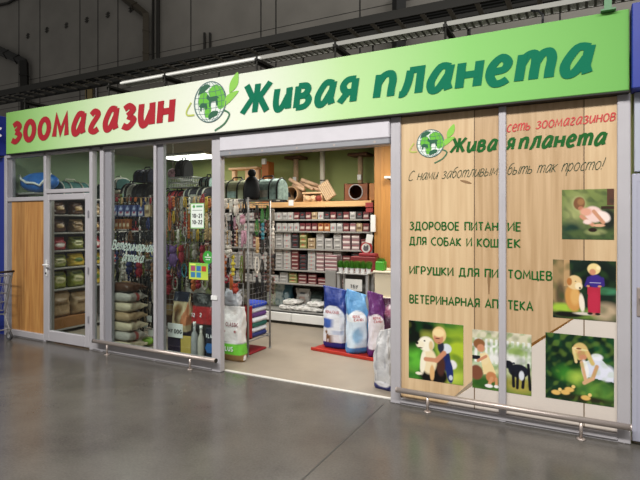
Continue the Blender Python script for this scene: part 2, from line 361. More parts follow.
CAP = {   # upper case, height 1
 'А': (.66, ['l', (0,0),(.33,1),(.66,0)], ['l', (.13,.33),(.53,.33)]), 'Б': (.5, ['l', (.46,1),(0,1),(0,0)], ['s', (0,.56),(.38,.53),(.5,.28),(.38,.03),(0,0)]),
 'В': (.52, ['l', (0,0),(0,1)], ['s', (0,1),(.38,.97),(.45,.76),(.3,.55),(0,.53)], ['s', (0,.53),(.4,.5),(.52,.27),(.38,.03),(0,0)]),
 'Г': (.42, ['l', (0,0),(0,1),(.42,1)]), 'Д': (.68, ['l', (0,-.2),(0,0),(.68,0),(.68,-.2)], ['l', (.1,0),(.2,1),(.56,1),(.56,0)]),
 'Е': (.42, ['l', (.42,1),(0,1),(0,0),(.42,0)], ['l', (0,.52),(.38,.52)]), 'З': (.5, ['s', (.03,.9),(.26,1),(.46,.78),(.2,.54)], ['s', (.2,.54),(.5,.3),(.26,0),(0,.08)]),
 'И': (.58, ['l', (0,1),(0,0),(.58,1),(.58,0)]), 'К': (.52, ['l', (0,0),(0,1)], ['l', (.5,1),(.05,.52),(.52,0)]),
 'Л': (.58, ['s', (-.04,0),(.1,.08),(.16,.5),(.18,1)], ['l', (.15,1),(.58,1),(.58,0)]), 'М': (.72, ['l', (0,0),(.06,1),(.36,.3),(.66,1),(.72,0)]),
 'Н': (.56, ['l', (0,0),(0,1)], ['l', (.56,0),(.56,1)], ['l', (0,.52),(.56,.52)]), 'О': (.68, ['o', .34,.5,.34,.5]),
 'П': (.56, ['l', (0,0),(0,1),(.56,1),(.56,0)]), 'Р': (.48, ['l', (0,0),(0,1)], ['s', (0,1),(.36,.97),(.48,.72),(.36,.45),(0,.43)]),
 'С': (.56, ['s', (.56,.9),(.34,1),(.03,.7),(.03,.3),(.34,0),(.56,.1)]), 'Т': (.54, ['l', (0,1),(.54,1)], ['l', (.27,1),(.27,0)]),
 'У': (.56, ['l', (0,1),(.3,.35)], ['s', (.56,1),(.35,.4),(.18,.03),(.02,.03)]), 'Ц': (.64, ['l', (0,1),(0,0),(.64,0),(.64,-.2)], ['l', (.54,0),(.54,1)]),
 'Ш': (.8, ['l', (0,1),(0,0),(.8,0),(.8,1)], ['l', (.4,0),(.4,1)]), 'Я': (.5, ['l', (.5,0),(.5,1)], ['s', (.5,1),(.14,.97),(.02,.72),(.14,.46),(.5,.46)], ['l', (.26,.46),(0,0)]),
 '0': (.5, ['o', .25,.5,.25,.5]), '1': (.3, ['l', (0,.75),(.22,1),(.22,0)]), '2': (.46, ['s', (.02,.8),(.23,1),(.45,.75),(.25,.35),(0,0)], ['l', (0,0),(.46,0)]),
 '-': (.3, ['l', (0,.45),(.3,.45)]), ' ': (.3,), 'Y': (.56, ['l', (0,1),(.28,.5),(.56,1)], ['l', (.28,.5),(.28,0)]), 'D': (.56, ['l', (0,0),(0,1)], ['s', (0,1),(.38,.95),(.56,.5),(.38,.05),(0,0)]),
 'G': (.6, ['s', (.56,.88),(.34,1),(.03,.7),(.03,.3),(.34,0),(.58,.12)], ['l', (.35,.48),(.58,.48),(.58,.1)]), 'R': (.5, ['l', (0,0),(0,1)], ['s', (0,1),(.36,.97),(.48,.74),(.36,.5),(0,.48)], ['l', (.25,.48),(.5,0)]),
 'N': (.58, ['l', (0,0),(0,1),(.58,0),(.58,1)]), 'I': (.02, ['l', (0,0),(0,1)]), 'L': (.42, ['l', (0,1),(0,0),(.42,0)]), 'S': (.48, ['s', (.46,.88),(.24,1),(.03,.77),(.24,.52),(.46,.26),(.24,0),(0,.1)]),
 'U': (.56, ['s', (0,1),(0,.35),(.28,0),(.56,.35),(.56,1)]), 'P': (.48, ['l', (0,0),(0,1)], ['s', (0,1),(.36,.97),(.48,.72),(.36,.45),(0,.43)]),
}
CAP['F'] = (.42, ['l', (.42,1),(0,1),(0,0)], ['l', (0,.52),(.36,.52)])
NTH = ('first', 'second', 'third', 'fourth', 'fifth', 'sixth', 'seventh', 'eighth', 'ninth', 'tenth', 'eleventh', 'twelfth', 'thirteenth', 'fourteenth', 'fifteenth', 'sixteenth', 'seventeenth', 'eighteenth', 'nineteenth', 'twentieth', 'twenty-first', 'twenty-second', 'twenty-third', 'twenty-fourth', 'twenty-fifth', 'twenty-sixth', 'twenty-seventh', 'twenty-eighth', 'twenty-ninth', 'thirtieth', 'thirty-first')
for a_, b_ in zip('ABCEHKMOTX', 'АВСЕНКМОТ'): CAP[a_] = CAP[b_]
def smooth_line(P, k=5):
    out = []; n = len(P)
    for i in range(n-1):
        p0, p1, p2, p3 = P[max(i-1, 0)], P[i], P[i+1], P[min(i+2, n-1)]
        for j in range(k):
            t = j/k; out.append(tuple(.5*((2*p1[a])+(-p0[a]+p2[a])*t+(2*p0[a]-5*p1[a]+4*p2[a]-p3[a])*t*t+(-p0[a]+3*p1[a]-3*p2[a]+p3[a])*t**3) for a in (0, 1)))
    return out+[P[-1]]
def stroke(mb, P, wd, fn, y, closed=False, m=None):
    n = len(P); L = []; R = []
    for i in range(n):
        a = P[(i-1) % n] if closed else P[max(i-1, 0)]; b = P[(i+1) % n] if closed else P[min(i+1, n-1)]; p = P[i]
        d1 = Vector((p[0]-a[0], p[1]-a[1])); d2 = Vector((b[0]-p[0], b[1]-p[1]))
        d1 = d1.normalized() if d1.length > 1e-7 else d2.normalized(); d2 = d2.normalized() if d2.length > 1e-7 else d1
        t = (d1+d2); t = t.normalized() if t.length > 1e-4 else d1; nn = Vector((-t.y, t.x)); k = wd/2/max(.5, nn.dot(Vector((-d1.y, d1.x))))
        L.append(fn(p[0]+nn.x*k, p[1]+nn.y*k)); R.append(fn(p[0]-nn.x*k, p[1]-nn.y*k))
    vs = [(x, y-.0006*i/n, z) for i, (x, z) in enumerate(L)]+[(x, y-.0006*i/n, z) for i, (x, z) in enumerate(R)]
    fs = []
    for i in range(n if closed else n-1): j = (i+1) % n; fs += [(i, n+i, n+j), (i, n+j, j)]
    mb.add(vs, fs, m)
def text(mb, s, x0, x1, z0, h, y, font=LOW, wd=.18, shear=.18, gap=.2, xh=1.0, z1=None, m=None):
    """fit a line of lettering between x0 and x1, baseline z0 (z1 at the right end), visible letter height h"""
    h /= 1+wd; z0 += h*wd/2; z1 = None if z1 is None else z1+h*wd/2
    adv = 0; pos = []
    for c in s: pos.append(adv); adv += font[c][0] + (gap if wd < .1 else wd+gap*.42)
    tot = adv-(gap if wd < .1 else wd+gap*.42)+wd; dz = 0 if z1 is None else z1-z0; sx = (x1-x0)/tot; k = 0
    for c, px in zip(s, pos):
        for st in font[c][1:]:
            if st[0] == 'o': P = oval(*st[1:], n=18)[:-1]
            elif st[0] == 's': P = smooth_line(st[1:])
            else: P = list(st[1:])
            k += 1
            fn = lambda X_, Z_, px=px: (x0+sx*(px+wd/2+X_)+shear*h*(Z_-.5), z0+h*Z_+dz*(px/tot))
            stroke(mb, P, wd, fn, y-.0008*(k % 4), st[0] == 'o', m)
    return mb

# ================================================================== SETTING
XL = X(5.5); XR = X(630)
# hall floor: polished grey concrete
def floor_mat():
    m = bpy.data.materials.new('polished_concrete'); m.use_nodes = True; nt = m.node_tree; b = nt.nodes['Principled BSDF']
    tc = nt.nodes.new('ShaderNodeTexCoord'); n1 = nt.nodes.new('ShaderNodeTexNoise'); n1.inputs['Scale'].default_value = .9; n1.inputs['Detail'].default_value = 8; n1.inputs['Roughness'].default_value = .62
    n2 = nt.nodes.new('ShaderNodeTexNoise'); n2.inputs['Scale'].default_value = 60; n2.inputs['Detail'].default_value = 3
    mix = nt.nodes.new('ShaderNodeMath'); mix.operation = 'MULTIPLY_ADD'; mix.inputs[1].default_value = .35
    nt.links.new(tc.outputs['Object'], n1.inputs[0]); nt.links.new(tc.outputs['Object'], n2.inputs[0])
    nt.links.new(n2.outputs['Fac'], mix.inputs[0]); nt.links.new(n1.outputs['Fac'], mix.inputs[2])
    r = nt.nodes.new('ShaderNodeValToRGB'); r.color_ramp.elements[0].position = .48; r.color_ramp.elements[1].position = .88
    r.color_ramp.elements[0].color = (*lin('484440'), 1); r.color_ramp.elements[1].color = (*lin('64605a'), 1)
    nt.links.new(mix.outputs[0], r.inputs[0]); nt.links.new(r.outputs[0], b.inputs['Base Color'])
    mr = nt.nodes.new('ShaderNodeMapRange'); mr.inputs[3].default_value = .13; mr.inputs[4].default_value = .30; nt.links.new(n1.outputs['Fac'], mr.inputs[0]); nt.links.new(mr.outputs[0], b.inputs['Roughness'])
    b.inputs['Specular IOR Level'].default_value = .5
    return m
FM = floor_mat()
mb = MB(); mb.box((-14, -9, -.15), (9, .06, 0)); f = struct(mb.obj('floor', FM))
mb = MB(); mb.box((-14, .06, -.15), (9, 7.4, .004)); struct(mb.obj('floor', mat('store_floor_screed', '94897a', .42, noise=.07, nscale=3)))
mb = MB(); mb.box((X(222), .045, .0), (X(391), .075, .010)); struct(mb.obj('trim_1', mat('white_threshold', 'dcd8d0', .4)))
mb = MB(); a = fl(389, 399); mb.box((a.x-.006, -9, .0005), (a.x+.006, -.1, .0012)); struct(mb.obj('trim_2', mat('floor_joint', '383633', .6)))
# hall wall far behind
WY = 7.0
PANEL = mat('grey_wall_panel', '7d7972', .85, noise=.10, nscale=1.2)
mb = MB(); mb.box((-22, WY, 0), (9, WY+.2, 13)); struct(mb.obj('wall_rear', PANEL))
mb = MB()
for px in (19, 40, 80, 98, 118, 191, 261, 276, 360, 470, 560): mb.box((X(px, WY)-.015, WY-.008, 2), (X(px, WY)+.015, WY+.01, 12))
for z in (Z(300, 24, WY)-.9, Z(300, 24, WY)+.02): mb.box((-21, WY-.005, z), (8, WY+.01, z+.012))
struct(mb.obj('trim_3', mat('wall_joint', '232220', .9)))
# store box: green back wall, side walls, ceiling, wooden partition
GREEN = mat('green_store_wall', '98a468', .8, noise=.04, nscale=2)
BY = 3.5
mb = MB(); mb.box((-7.75, BY, 0), (.4, BY+.1, 2.98)); struct(mb.obj('wall_back', GREEN))
mb = MB(); mb.box((-7.8, .1, 0), (-7.7, BY+.1, 2.98)); struct(mb.obj('wall_left', mat('green_side_wall', '7d9274', .8, noise=.04, nscale=2)))
mb = MB(); mb.box((.36, .1, 0), (.46, BY+.1, 2.98)); struct(mb.obj('wall_right', GREEN))
mb = MB(); mb.box((-7.8, .12, 2.95), (.46, BY+.1, 3.03)); struct(mb.obj('ceiling', mat('store_ceiling', '77736a', .9)))
BOARD = wood('orange_board', 'b07a3e', 'c9924f', .8, .5, 'Z', plank=.14)
px0 = X(374.5, 2.25)
mb = MB(); mb.box((px0, 2.25, 0), (.36, 2.33, 2.95))
for k in range(14): mb.box((px0+.14*k-.002, 2.247, .0), (px0+.14*k+.002, 2.251, 2.95))
struct(mb.obj('wall_partition', BOARD))

# ================================================================== SHOPFRONT FRAME
ZT = 3.29; ZB = 2.68
def post(px0, px1, z0=0, z1=ZB, y0=-.03, y1=.05, m=ALU, name='trim_4', parent=None):
    mb = MB(); mb.rbox((X(px0), y0, z0), (X(px1), y1, z1), .006)
    mb.box(((X(px0)+X(px1))/2-.002, y0-.0008, z0), ((X(px0)+X(px1))/2+.002, y0+.002, z1))
    o = mb.obj(name, m, parent)
    if not parent: struct(o)
    return o
for i, (a, b) in enumerate(((6, 8.5), (45.3, 47.6), (91, 94), (101.5, 105), (155, 157.5), (213.2, 222), (391.5, 401.5), (499, 506.5), (617, 630.5))):
    post(a, b, name='trim_%d' % (i+4))
# wide inner profiles beside the thin ones
for i, (a, b) in enumerate(((8.5, 11.8), (105, 111), (157.5, 163))): post(a, b, y0=.0, y1=.06, m=ALU_D, name='trim_%d' % (i+14))
# sills
def sill(px0, px1, h=.10, n=17):
    mb = MB(); mb.rbox((X(px0), -.035, .015), (X(px1), .055, h), .006); mb.box((X(px0), -.02, 0), (X(px1), .04, .02)); struct(mb.obj('trim_%d' % n, ALU))
sill(8, 45.5, .1, 17); sill(94, 213.5, .13, 18); sill(401, 617.5, .062, 19)
mb = MB(); mb.rbox((X(8), -.03, ZB-.045), (X(213.5), .05, ZB), .006); struct(mb.obj('trim_20', ALU))
zt = Z(30, 199)
mb = MB(); mb.rbox((X(8), -.025, zt-.03), (X(46), .045, zt+.03), .006); struct(mb.obj('trim_21', ALU))
mb = MB(); mb.rbox((X(47), -.025, Z(50, 193.5)+.0), (X(91), .045, Z(50, 193.5)+.055), .006); struct(mb.obj('trim_22', ALU))
# glass panes
def pane(px0, px1, z0, z1, n):
    mb = MB(); mb.box((X(px0), .018, z0), (X(px1), .026, z1)); struct(mb.obj('window_%d' % n, GLASS))
pane(11, 45.4, zt+.03, ZB-.04, 1); pane(47.5, 91, Z(50, 193.5)+.055, ZB-.04, 2); pane(94, 101.6, .12, ZB-.04, 3)
pane(111, 155, .12, ZB-.04, 4); pane(163, 213.3, .12, ZB-.04, 5)
# wooden infill panel beside the door
mb = MB(); mb.box((X(11.8), .0, .09), (X(45.4), .03, zt-.03)); struct(mb.obj('wall_front', wood('front_board', 'a8703a', 'cf9a58', .7, .4, 'Z', plank=.2)))
# roller shutter box over the entrance
t = thing('shutter_box', 'light grey roller shutter housing above the open entrance', 'shutter', (X(222), 0, 0))
def loc_box(lo, hi, t): return tuple(lo[i]-t.location[i] for i in range(3)), tuple(hi[i]-t.location[i] for i in range(3))
zs = Z(222, 157)
mb = MB(); mb.rbox(*loc_box((X(222.3), -.055, zs+.057), (X(391.3), .10, ZB-.016), t), .01); mb.obj('housing', mat('shutter_white', 'cfcbd0', .45, noise=.03), t)
mb = MB(); mb.rbox(*loc_box((X(222.3), -.05, zs), (X(391.3), .10, zs+.055), t), .008); mb.obj('guide_rail', mat('rail_grey', '9a9a9e', .4, .4), t)
for k in range(5):
    x = X(222)+.15+(X(391.5)-X(222)-.3)*k/4 - t.location.x; mb = MB(); mb.tube([(x, -.045, zs+.028), (x, -.052, zs+.028)], .012); mb.obj('bolt', STEEL, t)

# glazed door
t = thing('glass_door', 'narrow glazed aluminium door left of the shop windows', 'door', (X(47), 0, 0))
dx0, dx1, dz = 0, X(91)-X(47), Z(50, 194.5)
fw = .085
mb = MB()
for lo, hi in (((dx0, -.03, .02), (dx0+fw, .02, dz)), ((dx1-fw, -.03, .02), (dx1, .02, dz)), ((dx0+fw, -.03, dz-fw), (dx1-fw, .02, dz)), ((dx0+fw, -.03, .02), (dx1-fw, .02, .17))): mb.rbox(lo, hi, .008)
mb.obj('door_frame', ALU, t)
mb = MB(); mb.box((dx0+fw, -.01, .17), (dx1-fw, -.004, dz-fw)); mb.obj('pane', GLASS, t)
mb = MB(); mb.rbox((.025, -.042, .93), (.06, -.03, 1.16), .006); mb.tube([(.042, -.04, 1.09), (.042, -.085, 1.09), (.17, -.085, 1.09)], .010); h = mb.obj('handle', WHITE, t)
mb = MB(); mb.tube([(.042, -.042, .97), (.042, -.05, .97)], .014); mb.obj('keyhole', DARK, h)
for z in (.35, 1.0, 1.75):
    mb = MB(); mb.tube([(dx1-.01, -.036, z), (dx1-.01, -.036, z+.09)], .011); mb.obj('hinge', ALU_D, t)

# ================================================================== MAIN SIGN
sx0, sx1 = X(6, -.11), X(629.5, -.11)
t = thing('shop_sign', 'long green and white fascia sign with red and green lettering over the shopfront', 'sign', (sx0, -.06, ZB))
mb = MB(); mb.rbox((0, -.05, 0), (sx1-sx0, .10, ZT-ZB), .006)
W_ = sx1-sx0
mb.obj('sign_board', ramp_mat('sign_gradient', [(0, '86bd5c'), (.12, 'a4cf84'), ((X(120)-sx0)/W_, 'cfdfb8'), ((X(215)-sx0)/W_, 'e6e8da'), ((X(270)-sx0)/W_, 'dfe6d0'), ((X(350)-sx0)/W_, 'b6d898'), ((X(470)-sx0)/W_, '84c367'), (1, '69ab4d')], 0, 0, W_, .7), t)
mb = MB(); mb.box((0, -.052, -.012), (W_, .1, 0)); mb.obj('sign_edge', DARK, t)
YS = -.112
def sy(px, py): return Z_at(px, py)
def Zs(px, py): return at(px, py, YS).z - ZB
def Xs(px): return at(px, 200, YS).x - sx0
RED = mat('sign_red', 'a82a33', .75, spec=.15); DGREEN = mat('sign_green', '0c6e50', .75, spec=.15)
yy = YS+.06-.002
mb = MB(); text(mb, 'зоомагазин', Xs(10.5), Xs(175), Zs(14, 144.5), .335, yy, wd=.30, shear=.10, gap=.21, z1=Zs(170, 125)); mb.obj('lettering', RED, t)
mb = MB(); text(mb, 'Живая', Xs(241), Xs(358), Zs(247, 116), .275, yy, wd=.28, shear=.15, gap=.2, z1=Zs(355, 104.5)); mb.obj('lettering', DGREEN, t)
mb = MB(); text(mb, 'планета', Xs(374), Xs(594), Zs(376, 101), .27, yy, wd=.28, shear=.13, gap=.2, z1=Zs(590, 76.5)); mb.obj('lettering', DGREEN, t)

def logo(parent, cx, cz, R, y):
    """globe with grid, green continents, animals and two leaves inside a swoosh"""
    q = MB(); A = lambda u, v: (cx+R*u, cz+R*v)
    def blob(P, m, k): q.prism([A(*p) for p in smooth_line(P+[P[0]], 4)[:-1]], y-.0006*k, y, m)
    pale = mat('logo_pale', 'dfe6dc', .5); lime = mat('logo_lime', '62b52f', .5); mid = mat('logo_leaf', '86c445', .5); dk = mat('logo_dark', '1b5a3c', .5); line = mat('logo_line', '4e6b68', .5)
    q.prism([A(math.cos(i*math.pi/24), 1.0*math.sin(i*math.pi/24)) for i in range(48)], y-.0006, y, pale)
    blob([(-.7,.25),(-.45,.62),(-.05,.3),(0,-.1),(.1,-.35),(-.05,-.75),(-.3,-.7),(-.35,-.3),(-.7,-.1)], lime, 2)
    blob([(-.1,.55),(.3,.82),(.7,.65),(.95,.2),(.9,-.3),(.55,-.4),(.35,.0),(.0,.25)], lime, 2)
    for k in range(-3, 4):                       # meridians and parallels
        stroke(q, [A(math.sin(k*.42)*math.cos(a), math.sin(a)) for a in np.linspace(-1.57, 1.57, 14)], R*.025, lambda a_, b_: (a_, b_), y-.0018, m=line)
        v = k*.27; c = math.sqrt(max(0, 1-v*v)); stroke(q, [A(-c, v), A(-c*.4, v-.05), A(c*.4, v-.05), A(c, v)], R*.022, lambda a_, b_: (a_, b_), y-.0019, m=line)
    stroke(q, [A(math.cos(i*math.pi/20), math.sin(i*math.pi/20)) for i in range(40)], R*.045, lambda a_, b_: (a_, b_), y-.0022, True, line)
    blob([(-.75,.4),(-.6,.75),(-.2,.9),(.0,.78),(-.2,.62),(-.45,.5)], dk, 5)                                        # bird
    q.prism([A(*p) for p in [(-.2,.3),(-.12,.38),(.0,.24),(.45,.26),(.6,.12),(.48,.14),(.5,-.22),(.4,-.22),(.36,.0),(.1,-.02),(.06,-.24),(-.05,-.24),(-.04,.05),(-.2,.18)]], y-.003, y, dk)  # dog
    q.prism([A(*p) for p in [(-.7,-.15),(-.5,.0),(-.2,-.05),(-.15,-.25),(-.25,-.4),(-.3,-.25),(-.5,-.25),(-.52,-.42),(-.62,-.4),(-.6,-.25)]], y-.003, y, dk)
    blob([(-.1,-.68),(.15,-.48),(.5,-.5),(.45,-.7),(.2,-.78),(-.05,-.85)], dk, 5)
    blob([(.85,-.35),(1.05,.2),(1.75,.35),(1.35,-.05)], mid, 4); blob([(1.2,.3),(1.25,.8),(1.7,1.25),(1.72,.7),(1.45,.4)], mid, 4)
    for P, c in (([(-1.0,-.55),(-1.45,-.52),(-1.5,-.3),(-1.2,.1)], 'b5bf5a'), ([(.3,-1.45),(.9,-1.15),(1.2,-.72),(.85,-.48)], '3c6f4c')):
        stroke(q, [A(*p) for p in smooth_line(P)], R*.09, lambda a_, b_: (a_, b_), y-.0016, m=mat('logo_'+c, c, .5))
    return q.obj('logo', None, parent)
lx = at(210, 102, YS)
logo(t, lx.x-sx0, lx.z-ZB, .225, yy)

# ================================================================== RIGHT PRINTED PANEL
pxl, pxr = X(401.5), X(617)
t = thing('printed_panel', 'tall wood-look printed window panel with green lettering and pictures right of the entrance', 'panel', (pxl, -.004, 0))
WPR = wood('printed_wood_light', 'c6a67e', 'd8bc94', .55, .35, 'Z'); WPR2 = wood('printed_wood_dark', 'b3936c', 'cbac86', .6, .35, 'Z')
wa = at(446, 396); wb = at(617, 290.5)
zl = lambda x: max(.065, wa.z+(x-wa.x)*(wb.z-wa.z)/(wb.x-wa.x))
s1, s2 = X(474.5), X(584)
mb = MB()
for k, (a, b, m) in enumerate(((pxl, s1, WPR), (s1, s2, WPR2), (s2, pxr, WPR))):
    P = [(a, ZB), (a, zl(a))]+([(wa.x, .065)] if a < wa.x < b else [])+[(b, zl(b)), (b, ZB)]
    mb.prism([(x-pxl, min(z, ZB-.014)) for x, z in P], 0, .02, m)
mb.obj('wood_print', None, t)
mb = MB(); mb.prism([(x-pxl, z) for x, z in ((wa.x, .065), (pxr, .065), (pxr, wb.z))], 0, .02); mb.obj('white_print', mat('printed_white', 'd3c8bd', .35, noise=.04, nscale=2), t)
mb = MB()
for s_, zz in ((s1, .065), (s2, .065)): mb.box((s_-.004-pxl, -.0012, zz), (s_+.004-pxl, .0, ZB-.014))
mb.obj('seam', mat('seam_brown', '6f5a42', .6), t)
mb = MB(); k0 = at(489, 283); blobp = [(k0.x-pxl+.011*math.cos(a)*(1+.3*math.sin(3*a)), k0.z+.10*math.sin(a)) for a in np.linspace(0, 6.28, 17)[:-1]]
mb.prism(blobp, -.001, .001); k0 = at(466, 182)
mb.prism([(k0.x-pxl+.05*math.cos(a), k0.z-.3*.05*math.cos(a)+.012*math.sin(a)) for a in np.linspace(0, 6.28, 17)[:-1]], -.001, .001); mb.obj('wood_knot', mat('knot_brown', '8a6b48', .6), t)
TG = mat('panel_green', '155c20', .5, spec=.2); TR = mat('panel_red', 'c43f3c', .4); TD = mat('panel_black_green', '21402a', .4)
yt = -.0025
def ptext(s, pa, pb, ybase, h, m, font=LOW, yb=None, **k):
    q = MB(); text(q, s, X(pa)-pxl, X(pb)-pxl, Z(pa, ybase), h, yt, font=font, z1=Z(pb, yb) if yb else None, **k); return q.obj('lettering', m, t)
hp = lambda px, y0, y1: Z(px, y0)-Z(px, y1)
ptext('сеть зоомагазинов', 507, 616, 132.6, hp(508, 124.5, 132.6), TR, yb=121, wd=.17, shear=.18, gap=.2)
hj = hp(451, 136.5, 154)/1.38; kj = dict(wd=.28, shear=.2, gap=.2)
ptext('Жива', 450.5, 497.5, 154, hj, TG, yb=151.6, **kj); ptext('я', 506.5, 515, 151.2, hj, TG, yb=150.8, **kj); ptext('планета', 519, 606.5, 150.5, hj, TG, yb=146, **kj)
hs_ = hp(409, 169.5, 179.5)/1.35; ks = dict(wd=.085, shear=.3, gap=.22)
ptext('С нами заботливым', 409, 498, 181, hs_, TD, yb=175.4, **ks); ptext('быть так просто!', 508, 604, 175, hs_, TD, yb=169.5, **ks)
kc = dict(wd=.17, shear=.0, gap=.16)
for w1, w2, xe, y0_, y1_, yt_, sp in (('ЗДОРОВОЕ ПИТАН', 'ИЕ', 521.5, 230, 231.2, 222, 230.5), ('ДЛЯ СОБАК И КОШ', 'ЕК', 521, 245, 247.6, 237, 245.5), ('ИГРУШКИ ДЛЯ ПИ', 'ТОМЦЕВ', 552.5, 274, 278.2, 266, 274.5), ('ВЕТЕРИНАРНАЯ АП', 'ТЕКА', 533.5, 303, 309.0, 294.5, 303.5)):
    hh_ = hp(410, yt_, sp); m_ = y1_+(y1_-y0_)/90*8
    ptext(w1, 409.5, 498.5, y0_, hh_, TG, CAP, yb=y1_, **kc); ptext(w2, 507.5, xe, m_, hh_, TG, CAP, yb=m_+(y1_-y0_)/90*(xe-507), **kc)
lg = at(430.5, 143.5); logo(t, lg.x-pxl, lg.z, .125, yt)
def poster(pa, pb, ya, yb, ops): picture('picture', X(pa)-pxl, X(pb)-pxl, Z(pa, yb), Z(pa, ya), -.003, ops, t, 120)
SKIN = 'c98a68'
poster(409, 463.5, 320, 377.3, [('bg', '3f7d2a'), ('e', .2, .85, .6, .45, '08160d', .6), ('e', .9, .5, .45, .6, 'a9bf2e', .7), ('e', .15, .35, .3, .3, '5fb336', .7), ('e', .75, .12, .4, .2, 'b9c94a', .7), ('e', .05, .9, .3, .5, '061008', .5), ('n', '1c5c22', .6, 26, 3), ('n', 'd7df59', .35, 19, 5),
 ('e', .47, .1, .32, .22, '100d0d', .3), ('e', .80, .32, .10, .09, 'e8e4e2', .3), ('e', .68, .42, .10, .26, '18265a', .2, 8), ('e', .76, .2, .07, .22, '1d2c66', .2, 6), ('e', .6, .28, .09, .2, '4a2a22', .3),
 ('e', .38, .33, .16, .24, 'ecd9b0', .2), ('e', .27, .3, .06, .24, 'f3ead0', .3, -6), ('e', .44, .14, .05, .16, 'dcae74', .3), ('e', .19, .10, .07, .03, 'f0e6cf', .3), ('e', .33, .62, .16, .14, 'f5ecd6', .2), ('e', .22, .60, .09, .07, 'f1e5c8', .3), ('e', .16, .62, .03, .03, '15100f', .3), ('e', .30, .67, .02, .016, '241812', .3), ('e', .42, .6, .05, .1, 'd9bd8a', .4), ('e', .22, .545, .06, .012, '40281c', .4),
 ('e', .70, .58, .10, .09, 'd5dbe2', .2), ('e', .60, .60, .07, .12, '252b3c', .3), ('e', .57, .80, .135, .15, 'e2c186', .15), ('e', .555, .735, .10, .10, SKIN, .2), ('e', .56, .83, .12, .08, 'f0d69d', .3), ('e', .54, .735, .055, .012, '5b3020', .5), ('e', .57, .665, .03, .01, '8d3f34', .5),
 ('l', .66, .5, .52, .36, .05, SKIN), ('l', .52, .36, .32, .36, .045, SKIN), ('e', .78, .1, .04, .05, 'c8d0d8', .3)])
poster(472.5, 531.5, 329, 387, [('grad', 'b8c890', 'd8cfb6'), ('r', 0, .4, 1, .8, 'b9c8a2'), ('n', '7fa05c', .6, 30, 8)] + [('r', .04+.09*k, .45, .085+.09*k, .86, 'e9e9e2') for k in range(11)] + [('r', 0, .72, 1, .76, 'e9e9e2'), ('n', '6f9a40', .5, 40, 4), ('e', .75, .7, .3, .14, '93ab62', .7), ('e', .55, .55, .5, .12, 'e7e6e0', .6), ('e', .5, .05, 1, .26, '4e7a2a', .5), ('e', .8, .15, .4, .2, 'a49a48', .6), ('e', .2, .1, .3, .15, '2f5a22', .6), ('n', '274a18', .4, 34, 2),
 ('r', 0, .28, .12, .38, 'dedad6'), ('e', .07, .27, .13, .14, '7c4a34', .2), ('r', 0, .49, .14, .56, '1a1a20'), ('e', .12, .76, .115, .10, '8a5a36', .2), ('e', .15, .69, .08, .08, SKIN, .3), ('p', [(.13,.6),(.27,.6),(.42,.28),(.2,.25)], 'e8cf98'), ('e', .22, .52, .08, .12, 'ead4a2', .3), ('l', .24, .56, .1, .47, .03, SKIN), ('e', .33, .22, .10, .10, 'c07e50', .2), ('l', .34, .2, .30, .1, .035, 'cf9468'), ('l', .42, .2, .42, .1, .03, 'cf9468'), ('e', .29, .065, .08, .035, 'efeae6', .3), ('e', .42, .07, .05, .03, 'efeae6', .3),
 ('e', .79, .38, .18, .12, '171a26', .12), ('e', .62, .47, .085, .07, '14161f', .12), ('l', .64, .43, .72, .36, .05, '161824'), ('e', .71, .50, .03, .02, '3a3c48', .3), ('l', .7, .35, .71, .12, .032, '12131b'), ('l', .78, .35, .77, .10, .03, '12131b'), ('l', .88, .35, .86, .12, .032, '12131b'), ('l', .95, .5, .98, .1, .03, '12131b'), ('e', .84, .31, .05, .09, 'd7dae0', .3)])
poster(545.6, 614, 332, 397, [('bg', '0d2c1a'), ('e', .4, .4, .35, .2, '3f8a2a', .8), ('e', .5, .36, .22, .16, 'a8c24c', .8), ('e', .75, .18, .4, .22, '5f8f38', .7), ('n', '1f5a2c', .6, 24, 6), ('n', '04140c', .6, 18, 9), ('e', .2, .2, .3, .12, '14341f', .6), ('e', .62, .06, .5, .07, '2a2a18', .6),
 ('p', [(.6,.62),(.78,.72),(1,.5),(1,.36),(.75,.38),(.6,.4)], 'd9dcea'), ('e', .76, .70, .10, .06, 'eceaf2', .3), ('e', .9, .48, .14, .14, 'e2e3f0', .4), ('e', .52, .76, .125, .14, 'd9b678', .15), ('l', .42, .8, .46, .6, .025, 'e6cb92'), ('e', .55, .71, .085, .085, SKIN, .25), ('l', .45, .8, .62, .78, .02, 'efd8a4'), ('l', .62, .75, .70, .6, .04, 'dcb878'), ('e', .5, .80, .05, .016, '7b4626', .4),
 ('e', .59, .5, .06, .16, 'f0eeea', .25, 8), ('l', .76, .56, .70, .38, .035, 'cf9a72'), ('l', .70, .38, .58, .30, .035, 'd8a880'), ('l', .54, .6, .60, .34, .03, 'd8a880'), ('n', '8fb544', .25, 44, 12)] + [o for cx, cy in ((.16, .1), (.3, .12), (.6, .08), (.36, .17)) for o in (('e', cx, cy, .08, .042, 'e0b565', .3), ('e', cx+.06, cy+.05, .032, .03, 'ecca7c', .3))])
